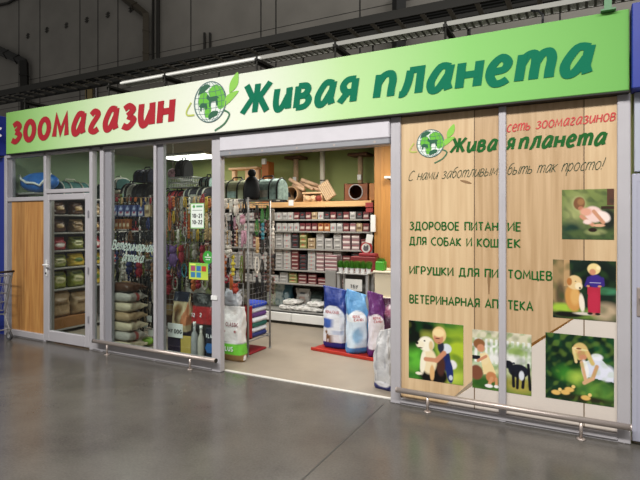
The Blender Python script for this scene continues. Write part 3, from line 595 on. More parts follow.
poster(553, 616, 259.3, 317, [('bg', '14261c'), ('e', .1, .6, .22, .6, '9a8058', .4), ('e', .12, .4, .1, .3, '5b4c36', .5), ('r', .18, .55, .27, 1, 'b79468'), ('e', .7, .75, .45, .3, '0c1a14', .5), ('e', .85, .5, .3, .08, '3f7f5a', .6), ('e', .5, .1, .6, .12, '6f8a3a', .6), ('e', .15, .18, .3, .10, '9fbf3e', .6), ('e', .85, .15, .3, .2, 'b8a284', .6), ('n', '2c4a22', .5, 30, 15), ('e', .25, .07, .32, .06, '14140f', .4), ('e', .5, .1, .2, .03, 'd6cabb', .5),
 ('e', .33, .35, .14, .25, 'c9904c', .2, 8), ('e', .36, .38, .09, .18, 'd9a862', .4), ('e', .47, .28, .05, .18, 'ece0cc', .3, 6), ('e', .35, .62, .13, .13, 'e0c08a', .15), ('e', .42, .56, .07, .07, 'efdcb4', .3), ('e', .27, .63, .05, .08, 'b07038', .3), ('e', .44, .53, .02, .02, '2a1a14', .3), ('e', .37, .64, .012, .01, '2a1a14', .3),
 ('p', [(.56,.56),(.76,.56),(.76,.13),(.57,.13)], 'b0283f'), ('e', .66, .3, .11, .25, 'bb2c46', .4), ('e', .68, .66, .13, .12, '3a2880', .2), ('l', .58, .7, .54, .58, .035, '382678'), ('l', .79, .7, .8, .6, .035, '382678'), ('e', .57, .57, .03, .02, SKIN, .3), ('e', .75, .575, .035, .02, SKIN, .3), ('e', .66, .86, .11, .10, 'e8cf8f', .15), ('e', .64, .81, .06, .06, SKIN, .3), ('e', .73, .88, .04, .04, 'f4e2b0', .4), ('l', .6, .63, .76, .63, .008, 'c8c0d8'), ('e', .60, .11, .05, .025, '2b1a18', .3), ('e', .72, .11, .05, .025, '2b1a18', .3)])
poster(562, 614, 190, 239, [('grad', '36502c', '7d8a4c'), ('e', .3, .55, .35, .5, 'a3a76c', .8), ('n', '55683a', .5, 18, 21), ('e', .2, .15, .3, .3, '1f3a2e', .6), ('e', .9, .4, .2, .3, '20261c', .5), ('r', .87, .68, 1, 1, '583a2c'), ('r', .76, .6, 1, .66, '39261c'), ('e', .5, .1, .6, .13, '4a5c34', .5), ('e', .65, .15, .25, .08, '8e9460', .5), ('n', '1c2e24', .4, 40, 23),
 ('e', .33, .72, .155, .17, 'cfca94', .9), ('e', .34, .72, .125, .145, '7c5236', .2), ('e', .37, .75, .08, .08, '9c7048', .4), ('e', .37, .62, .06, .05, 'b3765a', .3), ('e', .62, .5, .2, .17, 'e9c9bf', .2, -30), ('e', .8, .45, .16, .12, 'efdcd2', .3, -30), ('e', .47, .55, .14, .1, 'dba088', .4), ('l', .62, .56, .80, .34, .045, 'c89070'), ('l', .38, .46, .6, .29, .045, 'c98d70'), ('e', .72, .28, .13, .035, 'd9a685', .3), ('e', .6, .19, .10, .05, '2a1c14', .3), ('e', .5, .35, .1, .06, 'ecd0c6', .4)])

# ================================================================== NEIGHBOURS
BLUE = mat('blue_sign', '22348f', .45, noise=.05)
mb = MB(); mb.rbox((X(-60), -.17, ZB), (X(5.6), .04, ZT-.02), .006); o = mb.obj('neighbour_sign', BLUE); tag(o, 'blue sign board of the shop at the far left edge', 'sign')
q = MB(); text(q, 'С', X(-3.5, -.17), X(2.6, -.17), Z(0, 137, -.17), .14, -.173, CAP, wd=.3, shear=0); q.obj('lettering', WHITE, o)
mb = MB(); mb.box((X(-60), -.02, 0), (X(5.8), .06, ZB-.02)); struct(mb.obj('wall_neighbour', mat('blue_panel', '23358a', .5)))
mb = MB(); mb.rbox((sx1+.012, -.16, ZB), (3.2, .04, ZT+.02), .006); tag(mb.obj('neighbour_sign', BLUE), 'blue sign board beside the right end of the green sign', 'sign')
mb = MB(); mb.rbox((X(631)+.02, -.02, Z(633, 172)), (3.2, .03, ZB), .005); struct(mb.obj('wall_neighbour', mat('pale_partition', 'aeb2bd', .4)))
t = thing('neighbour_door', 'light grey door with steel handle at the far right edge', 'door', (X(631.6), 0, 0))
dzz = Z(633, 172)-.015
mb = MB(); mb.rbox((0, -.03, .03), (.95, .03, dzz), .006)
mb.box((.03, -.033, .10), (.034, -.029, dzz-.06)); mb.box((.03, -.033, dzz-.06), (.9, -.029, dzz-.056)); mb.obj('door_leaf', mat('door_grey', 'a9a9b7', .45), t)
mb = MB(); mb.rbox((.03, -.042, .98), (.075, -.03, 1.20), .006); mb.tube([(.052, -.04, 1.12), (.052, -.08, 1.12), (.18, -.08, 1.12)], .01); mb.obj('handle', STEEL, t)

# ================================================================== BUMPER RAILS
def rail(label, pa, pb, zc, posts, y=-.10):
    t = thing('bumper_rail', label, 'rail', (X(pa, y), y, 0)); x0 = X(pa, y)
    mb = MB(); xe = X(pb, y)-x0; mb.tube([(0, 0, zc), (xe, 0, zc)], .024, n=14); mb.obj('tube', STEEL, t, True)
    mb = MB()
    for e in (0, xe): mb.tube([(e-.004, 0, zc), (e+.004, 0, zc)], .0255, n=14)
    mb.obj('end_cap', DARK if pb < 300 else STEEL, t)
    for p in posts:
        x = X(p, y)-x0; mb = MB(); mb.tube([(x, 0, .01), (x, 0, zc-.02)], .013); mb.lathe([(.032, 0), (.032, .008), (.016, .012)], (x, 0, 0)); mb.obj('post', STEEL, t, True)
rail('short steel bumper rail in front of the left shop windows', 93.5, 216, .15, (107, 190))
rail('long steel bumper rail in front of the printed panel', 396.5, 631, .155, (427.5, 581))

# ================================================================== HALL OVERHEAD
# cable ladder
def ladder(px0, px1, y, z, w, label):
    x0, x1 = px0, px1; t = thing('cable_ladder', label, 'cable tray', (x0, y, z)); L = x1-x0
    for s_, nm in ((0, 'side_rail'), (w, 'side_rail')):
        mb = MB(); mb.box((0, s_-.01, -.05), (L, s_+.01, .05)); mb.obj(nm, DARK, t)
    mb = MB(); mb.box((0, .01, -.03), (.05, w-.01, -.01)); r0 = mb.obj('rung', mat('rung_metal', '6b665e', .6, .3), t); k = 1
    while k*.3 < L: r1 = r0.copy(); COL.objects.link(r1); r1.location = (k*.3, 0, 0); k += 1
    for i in range(4):
        mb = MB(); mb.tube([(L*j/12, .05+.075*i+.02*math.sin(j*1.7+i), .0+.01*math.sin(j+i)) for j in range(13)], .016, n=6); mb.obj('cable', mat('cable_black', '181816', .7), t)
ladder(-13, 1.8, .95, 4.05, .42, 'dark cable ladder running high above the green sign')
def ptray(x0, x1, y, z, w):
    t = thing('perforated_tray', 'galvanised perforated cable tray just above the green sign', 'cable tray', (x0, y, z)); L = x1-x0
    mb = MB(); n = int(L/.07); GV = mat('galvanised', 'a5a39c', .6, .2)
    for k in range(n): mb.box((k*.07, 0, 0), (k*.07+.022, w, .004))
    for j in range(6): mb.box((0, w*j/5-.010 if j else 0, 0), (L, w*j/5+.010, .0042))
    mb.box((0, -.004, 0), (L, 0, .045)); mb.box((0, w, 0), (L, w+.004, .06)); mb.obj('tray_body', GV, t)
    mb = MB(); mb.rbox((0, -.04, -.004), (X(262, y)-x0, -.004, .022), .005); mb.obj('lit_edge', mat('edge_glow', 'f3f1ea', .4, emis=.25), t)  # pale, faintly glowing strip imitates light reflected along the tray's front edge
ptray(X(122, .45), 1.6, .45, 3.62, .16)
t0 = None
for k, (px, wh) in enumerate(((42, 'above the start of the red word'), (125, 'near the end of the red word'), (180, 'just left of the globe logo'), (270, 'above the first large green letter'), (346, 'above the end of the first green word'), (452, 'above the middle of the last green word'))):
    x = X(px, .6); lb = 'dark steel bracket under the cable trays, '+wh
    if t0 is None:
        t0 = t = thing('tray_bracket', lb, 'bracket', (x, .3, 3.56), 0, 'tray brackets over the sign')
        mb = MB(); mb.box((-.015, 0, 0), (.015, 1.2, .03)); mb.box((-.02, 0, -.03), (-.015, 1.2, .03)); mb.obj('arm', DARK, t)
        for yy_, z0_, z1_ in ((1.12, -.53, .45), (.02, -.3, .06)): mb = MB(); mb.tube([(0, yy_, z0_), (0, yy_, z1_)], .012, n=6); mb.obj('rod', DARK, t)
    else: dup(t0, (x, .3, 3.56), label=lb)
# ducts and pipes on the far wall
def duct(label, pts, wpx, m, name='duct', cat='duct', r=None, n=4):
    P = [at(px, py, WY-(r or wpx)*1.16) for px, py in pts]; mb = MB(); mb.tube(P, r or wpx, n=n)
    if n == 4:
        for i in range(len(P)-1):
            d = P[i+1]-P[i]; L = d.length; k = .5
            while k < L: c = P[i]+d*(k/L); u = d.normalized()*.02; mb.tube([c-u, c+u], (r or wpx)*1.12, n=4); k += .7
    return tag(mb.obj(name, m), label, cat)
BR = mat('duct_brown', '3f382b', .6, .3)
duct('brown angled ventilation duct coming down the far wall', [(118, -8), (126, -1), (146, 15), (146, 68)], .13, BR)
duct('black bent duct at the left edge above the blue sign', [(-25, 44), (0, 51), (24, 62), (25, 112)], .17, mat('duct_black', '17150f', .6))
duct('thin black pipe crossing the top left corner', [(-20, 9), (8, 3), (24, -6)], .05, DARK, 'pipe', 'pipe', n=8)
for px, r, lb in ((153, .035, 'thinner black riser pipe next to the brown duct'), (158, .055, 'thicker black riser pipe right of the brown duct'), (206, 0, ''), (96, .02, 'thin pale riser pipe above the red lettering')):
    if r: duct(lb, [(px, -10 if px > 100 else 72), (px, 66 if px > 100 else 98)], r, DARK if px > 100 else ALU, 'pipe', 'pipe', n=8)
duct('dark steel column behind the cable ladder above the entrance', [(399, -10), (399, 60)], .17, mat('column_black', '121210', .7), 'steel_column', 'column')
duct('short brown timber stub below the cable ladder at left', [(89, 74), (89, 106)], .15, mat('timber_stub', '8a7850', .7), 'timber_stub', 'post')
o = None
for k, (px, py) in enumerate(((28, 36), (47, 30), (66.5, 25.5), (87, 20), (108, 15), (131, 9.5))):
    p = at(px, py, WY-.001)
    if o is None:
        mb = MB(); mb.box((-.10, -.02, .03), (.10, 0, .05)); mb.box((-.10, -.02, -.05), (.10, 0, -.03)); mb.box((-.04, -.02, -.1), (-.01, 0, .1)); mb.box((.03, -.02, -.1), (.05, 0, .1))
        o = tag(mb.obj('wall_bracket', mat('bracket_dark', '3a3833', .8)), 'small dark hash-shaped fixing on the far wall, leftmost of the row', 'bracket', 'wall fixings in a row'); o.location = p
    else: dup(o, p, label='small dark hash-shaped fixing on the far wall, '+('', 'second from the left', 'third from the left', 'fourth from the left', 'fifth from the left', 'last one beside the brown duct')[k])
p = at(133, 66, WY-.15); mb = MB(); mb.rbox((p.x-.22, WY-.2, p.z-.09), (p.x+.22, WY, p.z+.09), .04); tag(mb.obj('junction_box', mat('pale_box', '75726b', .7)), 'pale grey junction box low on the far wall', 'box')
for px in (204.5, 210): p = at(px, 43, WY-.05); mb = MB(); mb.tube([(p.x, WY-.05, p.z-.3), (p.x, WY-.05, p.z+.3)], .035, n=8); tag(mb.obj('pipe', DARK), ('left' if px < 207 else 'right')+' stub of the pipe pair on the far wall above the globe logo', 'pipe', 'pipe stubs above the logo')
mb = MB(); a = at(543, 12, .3); mb.tube([a+Vector((-.10, 0, .03)), a+Vector((-.04, 0, .02)), a+Vector((0, 0, -.03)), Vector((a.x+.01, .10, a.z-.14)), Vector((a.x+.01, .03, ZT-.03))], .01, n=6); tag(mb.obj('cable', BLACK), 'short black cable loop hanging behind the green sign near its right end', 'cable')
mb = MB(); a = at(608, 9, -.1)
mb.box((a.x-.025, -.1, ZT), (a.x+.025, -.06, ZT+.35)); mb.box((a.x-.05, -.16, ZT+.0), (a.x+.05, .05, ZT+.012)); tag(mb.obj('sign_stay', mat('stay_green', '5d8a62', .5)), 'green metal stay on top of the green sign near its right end', 'bracket')
#INTERIOR

# ------------------------------------------------------------------ shelving
PALE = mat('shelf_grey', '9f9d98', .5, .2); PLANK = wood('pine_plank', 'c99a66', 'dcb27c', .8, .5, 'X')
def unit(label, x0, x1, y0, y1, zs, topm=None, m=PALE, along='x', backz=0):
    t = thing('shelf_unit', label, 'shelving', ((x0+x1)/2, (y0+y1)/2, 0)); hx, hy = (x1-x0)/2, (y1-y0)/2
    for z in zs: mb = MB(); mb.rbox((-hx+.02, -hy, z-.025), (hx-.02, hy-.03, z), .004); mb.obj('shelf_board', m, t)
    for sx in (-1, 1):
        for sy in (-1, 1): mb = MB(); mb.box((sx*hx-.018, sy*(hy-.03)-.018, 0), (sx*hx+.018, sy*(hy-.03)+.018, zs[-1]+backz)); mb.obj('upright', m, t)
    mb = MB()
    if along == 'x': mb.box((-hx, hy-.028, .05), (hx, hy-.01, zs[-1]+backz))
    else: mb.box((-hx+.01, -hy, .05), (-hx+.02, hy, zs[-1]))
    mb.obj('back_panel', mat('shelf_back', '5c5a56', .7), t)
    return t
UB = 2.65
bz = [Z(295, p, UB) for p in (311, 283.5, 270, 248.5, 231, 219.3)]
bx0, bx1 = X(200, UB), X(371, UB)
bt = unit('long grey store shelving along the back wall under a pine plank', bx0, bx1, UB, 3.2, bz, backz=Z(295, 207.5, UB)-bz[-1]-.0015)
zt_ = Z(295, 207.5, UB); ztop = Z(295, 202, UB)
mb = MB(); mb.rbox((bx0-.3, UB-.03, zt_), (bx1+.02, 3.42, ztop), .006); o = mb.obj('plank_top', PLANK); tag(o, 'long pine plank on top of the back shelving', 'shelf')
# white base drawers under the back shelving
nb = 5
for k in range(nb):
    a = bx0+.05+(bx1-bx0-.1)*k/nb; b = bx0+.05+(bx1-bx0-.1)*(k+1)/nb-.01
    t = thing('base_drawer', 'white base drawer under the back shelving, '+('first from the left', 'second from the left', 'middle one', 'second from the right', 'last on the right')[k], 'drawer', ((a+b)/2, UB-.10, 0), 0, 'base drawers of the back shelving')
    mb = MB(); mb.rbox((-(b-a)/2, 0, .05), ((b-a)/2, .06, bz[0]-.03), .005); mb.obj('drawer_front', WHITE, t)
    mb = MB(); mb.box((-(b-a)/2, .01, .0), ((b-a)/2, .05, .05)); mb.obj('plinth', DARK, t)
PK = {}
KINDS = {
 'grey': ('silver grey', [('bg', 'b4b2ae'), ('r', 0, .0, 1, .14, '8f8d8a'), ('r', .15, .25, .85, .6, '7d7a78'), ('r', .2, .68, .8, .85, 'dedcd8')], 'aeacaa'),
 'white': ('white', [('bg', 'bdbab5'), ('r', .1, .3, .9, .55, '8a8f94'), ('e', .5, .42, .2, .12, 'c05a50')], 'b8b5b0'),
 'black': ('black', [('bg', '2a2729'), ('r', .1, .2, .9, .45, '6d6a6c'), ('r', .2, .6, .8, .8, '8e2c30')], '282628'),
 'red': ('dark red', [('bg', '6e3034'), ('r', .1, .25, .9, .5, 'c9b7ae'), ('r', .2, .6, .8, .78, '3a1519')], '63292d'),
 'pink': ('pink', [('bg', '9a8486'), ('r', 0, .3, 1, .5, 'e8dcd6'), ('r', 0, .75, 1, .9, '8a4048')], '94797c'),
 'olive': ('olive green', [('bg', '76774a'), ('r', .15, .2, .85, .55, 'c6c28c'), ('e', .5, .7, .25, .15, 'b4422e')], '74763a'),
 'orange': ('orange', [('bg', 'a0683e'), ('r', .15, .2, .85, .5, 'e0c9a4'), ('r', .2, .65, .8, .85, '7a2c1c')], 'a85c2a'),
 'blue': ('blue and white', [('bg', '414c7c'), ('r', .1, .08, .9, .45, 'd9dae2'), ('e', .5, .7, .25, .18, 'b9c4e4'), ('r', .25, .2, .75, .35, 'a13a58')], '36447e'),
 'teal': ('teal', [('bg', '3d6f72'), ('r', .15, .2, .85, .5, 'cfdcd6')], '3a686a'),
 'beige': ('beige', [('bg', 'b39c7a'), ('r', .1, .25, .9, .55, '6d5640'), ('e', .5, .75, .2, .12, 'e6dcc8')], 'a8926f'),
}
ORD = ('lowest', 'second', 'third', 'fourth', 'fifth', 'top')
def put_pack(kind, w, h, d, loc, label, group, rz=0, name='food_pack', cat='package'):
    key = (kind, round(w, 3), round(h, 3), round(d, 3), name)
    if key not in PK:
        o = pack(name, w, h, d, KINDS[kind][1], KINDS[kind][2], n=7); PK[key] = o; tag(o, label, cat, group); o.location = loc; o.rotation_euler = (0, 0, rz); return o
    return dup(PK[key], loc, rz, label, group)
rows = [  # shelf index, height of a pack, stack, width, sequence
 (5, .115, 1, .098, ['grey', 'grey', 'white', 'red', 'black', 'black', 'grey', 'white', 'grey', 'white', 'red', 'black', 'red', 'beige', 'white', 'black', 'red', 'black', 'red', 'grey', 'black', 'red']),
 (4, .13, 1, .098, ['grey', 'white', 'grey', 'beige', 'black', 'red', 'black', 'white', 'white', 'white', 'white', 'red', 'red', 'red', 'orange', 'orange', 'white', 'grey', 'red', 'pink', 'beige', 'red']),
 (3, .086, 3, .13, ['grey', 'grey', 'red', 'black', 'white', 'grey', 'white', 'black', 'olive', 'beige', 'grey', 'grey', 'grey', 'pink', 'pink', 'red']),
 (2, .064, 5, .135, ['white', 'grey', 'grey', 'white', 'black', 'grey', 'white', 'red', 'black', 'white', 'pink', 'pink', 'grey', 'red', 'black', 'red']),
 (1, .055, 3, .155, ['white', 'grey', 'white', 'black', 'white', 'grey', 'olive', 'red', 'red', 'red', 'black', 'red', 'pink', 'red']),
]
for si, hh, st, ww, seq in rows:
    step0 = (bx1-X(238, UB)-.08)/len(seq); n = int((bx1-bx0-.08)/step0); seq = [rnd.choice(['grey', 'white', 'red', 'black', 'grey']) for _ in range(n-len(seq))]+seq; step = (bx1-bx0-.08)/n
    for i, kd in enumerate(seq):
        for j in range(st - (1 if (st > 2 and rnd.random() < .25) else 0)):
            x = bx0+.04+step*(i+.5)
            put_pack(kd, min(ww, step-.008), hh, .26, (x+rnd.uniform(-.003, .003), UB+.17, bz[si]+.0005+j*(hh+.0006)), '%s pack, %s back shelf, %s column from the left%s' % (KINDS[kd][0], ORD[si], NTH[i], '' if st == 1 else ', '+('lowest', 'second from below', 'third from below', 'fourth from below', 'topmost fifth')[j]), 'packs on the back shelving')
# bottom bay: sacks and rolls
ROUND = [('bg', 'd9d6d0'), ('e', .5, .45, .28, .2, 'c99080', .3), ('e', .5, .45, .2, .13, 'e6d8cc', .2), ('r', .3, .74, .7, .82, '6a7078')]
def place(o, label, cat, loc, rz=0, group=None, rot=None):
    tag(o, label, cat, group); o.location = loc; o.rotation_euler = rot or (0, 0, rz); return o
zb = bz[0]
for i, (px, w, h, ops, lb) in enumerate((
  (272, .20, .40, [('bg', 'cfd6c6'), ('n', '4f8a44', .9, 60, 1), ('n', 'b3433a', .5, 70, 2)], 'white sack with green leaf print at the left of the bottom bay'),
  (280, .18, .42, [('bg', 'b9c6c4'), ('n', '5f7f84', .8, 40, 3)], 'pale grey-green sack standing at the back of the bottom bay'),
  (287.5, .16, .38, [('bg', '3f6a78'), ('e', .5, .5, .3, .2, 'aac0c6')], 'teal sack standing in the bottom bay of the back shelving'),
  (303, .27, .33, ROUND, 'white sack with a round pink emblem in the bottom bay'),
  (317, .24, .30, [('bg', '2c3a35'), ('r', .1, .3, .9, .6, 'c9ccc6')], 'dark green sack beside the blue bag in the bottom bay'))):
    place(sack('food_sack', w, h, .14, ops, seed=i), lb, 'sack', (X(px, UB+.3), UB+.33, zb+.001))
for i, (px, dz_, lb) in enumerate(((285, 0, 'white plastic sack lying flat at the front of the bottom bay, lower left'), (298, 0, 'white plastic sack lying flat under the emblem sack'), (312, 0, 'white plastic sack lying flat at the right of the bottom bay'), (289, .085, 'white plastic sack lying on top of the lower left one'), (313, .085, 'white plastic sack on top of the right flat sack'))):
    place(sack('food_sack', .22, .30, .085, [('bg', 'd6d4d0'), ('r', .1, .3, .9, .34, '90a08c'), ('e', .5, .6, .2, .1, 'a8b0b4')], seed=20+i, top=.3), lb, 'sack', (X(px, UB)-.12, UB+.10, zb+.047+dz_), rot=(math.radians(-90), 0, math.radians(90+rnd.uniform(-6, 6)))).rotation_euler = (math.radians(90), 0, math.radians(90))

# ------------------------------------------------------------------ things on the pine plank
zp = ztop+.001
SISAL = mat('sisal', 'b99d7c', .95, noise=.15, nscale=60, bump=.4); BROWNP = mat('brown_plush', '5a4130', .9, noise=.2, nscale=30); WCAR = mat('cream_post', 'd8d2bf', .6)
def cat_post(px, y, ztp, pw, label, band=True):
    x = X(px, y); t = thing('cat_tree', label, 'cat tree', (x, y, zp))
    H = Z(px, ztp, y)-zp
    mb = MB(); mb.rbox((-.16, -.13, 0), (.16, .13, .03), .01); mb.obj('base_plate', BROWNP, t)
    mb = MB(); mb.tube([(0, 0, .03), (0, 0, H-.05)], .045, n=16); mb.obj('post', SISAL, t, True)
    mb = MB(); mb.rbox((-pw/2, -.15, H-.05), (pw/2, .15, H), .015); mb.obj('platform', BROWNP, t)
    mb = MB(); mb.rbox((-.035, -.062, H*.45), (.035, -.046, H*.45+.09), .004); mb.obj('paper_label', WHITE, t)
cat_post(296, 3.24, 156.5, .34, 'tall sisal cat tree post with brown platform left of the cream pole')
cat_post(360.5, 3.24, 153.5, .36, 'tall sisal cat tree post with brown platform above the cat house')
x = X(322.5, 3.2); t = thing('cream_pole', 'cream coloured pole with black bands standing on the pine plank', 'pole', (x, 3.2, zp)); H = 2.945-zp
mb = MB(); mb.tube([(0, 0, 0), (0, 0, H)], .045, n=16); mb.obj('pole', WCAR, t, True)
for z in (.22, .38): mb = MB(); mb.tube([(0, 0, z), (0, 0, z+.015)], .047, n=16); mb.obj('band', BLACK, t, True)
# cat house
CHW = mat('cat_house_brown', '7a4526', .6, noise=.25, nscale=9); 
x0 = X(345, 2.72); x1 = X(369, 2.72); H = Z(355, 183.5, 2.72)-zp
t = thing('cat_house', 'brown box cat house with a round black hole', 'cat house', ((x0+x1)/2, 2.68, zp)); hw = (x1-x0)/2
mb = MB(); n = 24; R_ = .115; cz_ = H*.5
outer = [(hw if abs(math.cos(a)) >= abs(math.sin(a))*hw/(H/2) and math.cos(a) > 0 else -hw if abs(math.cos(a)) >= abs(math.sin(a))*hw/(H/2) else math.cos(a)/abs(math.sin(a))*(H/2), cz_+((H/2)*math.copysign(1, math.sin(a)) if abs(math.cos(a)) < abs(math.sin(a))*hw/(H/2) else math.sin(a)/abs(math.cos(a))*hw)) for a in [2*math.pi*i/n for i in range(n)]]
inner = [(R_*math.cos(2*math.pi*i/n), cz_+R_*math.sin(2*math.pi*i/n)) for i in range(n)]
mb.add([(x, 0, z) for x, z in outer]+[(x, 0, z) for x, z in inner], [(i, (i+1) % n, n+(i+1) % n, n+i) for i in range(n)])
for lo, hi in (((-hw, 0, 0), (-hw+.012, .35, H)), ((hw-.012, 0, 0), (hw, .35, H)), ((-hw, 0, 0), (hw, .35, .012)), ((-hw, 0, H-.012), (hw, .35, H)), ((-hw, .338, 0), (hw, .35, H))): mb.box(lo, hi)
mb.obj('shell', CHW, t)
mb = MB(); mb.tube([(R_*math.cos(2*math.pi*i/n), -.004, cz_+R_*math.sin(2*math.pi*i/n)) for i in range(n+1)], .009, n=6, cap=False); mb.obj('hole_rim', mat('rim_grey', '9c9694', .5), t)
mb = MB(); mb.rbox((-hw+.02, .02, .014), (hw-.02, .32, .04), .01); mb.obj('cushion', BLACK, t)
mb = MB(); mb.rbox((x1+.012, 2.69, zp), (X(375.5, 2.72), 2.98, zp+H*.97), .01); tag(mb.obj('carton', mat('carton_tan', 'a9713f', .6, noise=.15)), 'tan carton standing right against the cat house', 'carton')
# leaning ribbed scratch board
x0 = X(324, 2.7); x1 = X(340, 2.7)
t = thing('scratch_board', 'ribbed beige scratch board leaning on the pine plank', 'scratching board', (X(333, 2.7), 2.7, zp))
Mx = Matrix.Rotation(math.radians(-32), 4, 'Y')
mb = MB(); mb.rbox((-.10, 0, .06), (.10, .03, .36), .006, M=Mx); mb.obj('board', SISAL, t)
for k in range(6): mb = MB(); mb.rbox((-.095+.033*k, -.012, .07), (-.078+.033*k, 0, .35), .004, M=Mx); mb.obj('rib', mat('rib_cream', 'd3b794', .8), t)
# log pile toys
lg_ = mat('birch_log', 'caa98a', .7, noise=.2, nscale=20)
for i, (px, py, a) in enumerate(((300, 187.5, 18), (306, 185.5, 25), (311.5, 188, 14), (298, 183.5, 30), (309, 182.5, 20), (315.5, 185.5, 22))):
    p = at(px, py, 2.85); mb = MB(); mb.tube([(-.15, 0, 0), (.15, 0, 0)], .03, n=12); o = mb.obj('scratch_log', lg_, None, True)
    place(o, 'short peeled log on the heap beside the cream pole, '+('lower left', 'middle', 'lower right', 'upper left', 'topmost', 'far right')[i], 'log', (p.x, 2.80+.07*(i % 3), p.z), group='logs in a heap', rot=(0, math.radians(a), math.radians(10*(i-2))))
x = X(307, 2.72)
mb = MB(); mb.rbox((x-.03, 2.72, zp), (x+.36-.03, 3.0, zp+.13), .01)
t = thing('pet_bench', 'small pale wooden bench under the log heap', 'bench', (X(313.5, 2.75), 2.75, zp)); hb = .13
mb = MB(); mb.rbox((-.19, -.05, hb), (.19, .3, hb+.03), .006); mb.obj('bench_top', mat('pale_birch', 'd9b58c', .6), t)
for sx_ in (-.16, .16): mb = MB(); mb.rbox((sx_-.015, -.03, 0), (sx_+.015, .28, hb), .004); mb.obj('leg', mat('pale_birch', 'd9b58c', .6), t)
for i, (px, c) in enumerate(((308.5, 'd9b58c'), (314.5, 'd9b58c'), (320, '8c3a2e'))):
    mb = MB(); mb.tube([(0, -.08, .052), (0, .16, .052)], .05, n=16); mb.tube([(0, -.082, .052), (0, -.0805, .052)], .03, n=12, m=None)
    tag(mb.obj('roll', mat('roll_'+c, c, .7, noise=.15, nscale=12), None, True, (X(px, 2.75), 2.76, zp)), ('left pale rolled mat under the small bench', 'middle pale rolled mat under the small bench', 'dark red rolled mat under the small bench')[i], 'mat')
# tunnel with dark opening
x = X(291, 2.72); t = thing('pet_tunnel', 'round beige pet tunnel with a dark opening on the pine plank', 'pet tunnel', (x, 2.72, zp)); R_ = .135
mb = MB(); n = 28
for (ra, ya, rb, yb_) in ((R_, 0, R_, .3), (R_-.02, .3, R_-.02, 0), (R_-.02, 0, R_, 0)):
    b0 = len(mb.v); mb.add([(ra*math.cos(2*math.pi*i/n), ya, R_+ra*math.sin(2*math.pi*i/n)) for i in range(n)]+[(rb*math.cos(2*math.pi*i/n), yb_, R_+rb*math.sin(2*math.pi*i/n)) for i in range(n)], [(i, (i+1) % n, n+(i+1) % n, n+i) for i in range(n)])
mb.obj('tube', mat('tunnel_beige', 'b0916e', .9, noise=.2, nscale=20), t, True)
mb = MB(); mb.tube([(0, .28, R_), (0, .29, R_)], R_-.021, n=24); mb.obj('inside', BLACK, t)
p = at(291, 203, 2.615); mb = MB(); mb.box((p.x-.045, 2.612, p.z-.045), (p.x+.045, 2.618, p.z+.05)); tag(mb.obj('price_card', WHITE), 'white price card on the plank edge under the pet tunnel', 'card')

def carrier(name, label, loc, L, Wd, H, body, trim, mesh_c, rz=0, group=None, n=20):
    """soft barrel-top pet carrier: body, piping, mesh window, handle"""
    t = thing(name, label, 'pet carrier', loc, rz, group)
    prof = [(-Wd/2, 0), (-Wd/2, H*.45)] + [(-Wd/2*math.cos(a), H*.45+H*.55*math.sin(a)) for a in np.linspace(.2, math.pi-.2, 9)] + [(Wd/2, H*.45), (Wd/2, 0)]
    mb = MB(); k = len(prof); xs = [-L/2, -L/2+.02, L/2-.02, L/2]; sc = [.94, 1, 1, .94]
    vs = [(x, y*s_, z*s_) for x, s_ in zip(xs, sc) for y, z in prof]; fs = [(i*k+j, i*k+(j+1) % k, (i+1)*k+(j+1) % k, (i+1)*k+j) for i in range(3) for j in range(k)]
    fs += [tuple(range(k))[::-1], tuple(range(3*k, 4*k))]; mb.add(vs, fs); mb.obj('body', body, t)
    for x in (-L/2+.02, L/2-.02): mb = MB(); mb.tube([(x, y*1.01, z*1.01) for y, z in prof], .011, n=6); mb.obj('piping', trim, t)
    for x in (-L*.2, L*.2): mb = MB(); mb.tube([(x, y*1.03, z*1.02) for y, z in prof[:-2]], .010, n=6); mb.obj('strap', trim, t)
    mb = MB(); mb.rbox((-L*.16, -Wd/2-.006, H*.12), (L*.16, -Wd/2+.002, H*.44), .003); mb.obj('mesh_window', mesh_c, t)
    mb = MB(); mb.tube([(-L*.2, 0, H), (-L*.15, 0, H+.04), (L*.15, 0, H+.04), (L*.2, 0, H)], .010, n=6); mb.obj('handle', trim, t)
    return t
TEALC = mat('check_teal', '8fa8a0', .8, noise=.35, nscale=22); GREYC = mat('check_grey', 'b3b2a6', .8, noise=.3, nscale=20); GREENC = mat('carrier_green', '9a9f80', .8, noise=.25, nscale=12); DGC = mat('carrier_charcoal', '35343a', .8)
p = at(279, 203, 2.72); carrier('pet_carrier', 'dark soft pet carrier left of the round tunnel', (p.x, 2.8, zp), .26, .22, .20, DGC, BLACK, GREYC)
# wooden bits and orange carton behind the carriers
mb = MB(); a = at(268, 162, 3.0); mb.rbox((a.x-.07, 2.9, zp), (a.x+.07, 3.1, a.z), .01); tag(mb.obj('carton', mat('orange_carton', 'a8622c', .6)), 'orange-brown upright carton behind the green carriers', 'carton')
t = thing('cat_furniture', 'pale wooden cat frame partly behind the carriers', 'cat furniture', (X(248, 3.0), 3.0, zp))
for dx in (-.3, .0, .22): mb = MB(); mb.rbox((dx-.04, -.04, 0), (dx+.04, .04, .62), .008); mb.obj('post', mat('pale_birch', 'd9b58c', .6), t)
mb = MB(); mb.rbox((-.36, -.12, .62), (.28, .12, .66), .01); mb.obj('platform', mat('pale_birch', 'd9b58c', .6), t)
mb = MB(); a = at(264, 161.5, 2.88); mb.rbox((a.x-.04, 2.86, a.z-.05), (a.x+.04, 2.90, a.z+.05), .004); tag(mb.obj('paper_tag', WHITE), 'small white card beside the orange-brown carton', 'card')
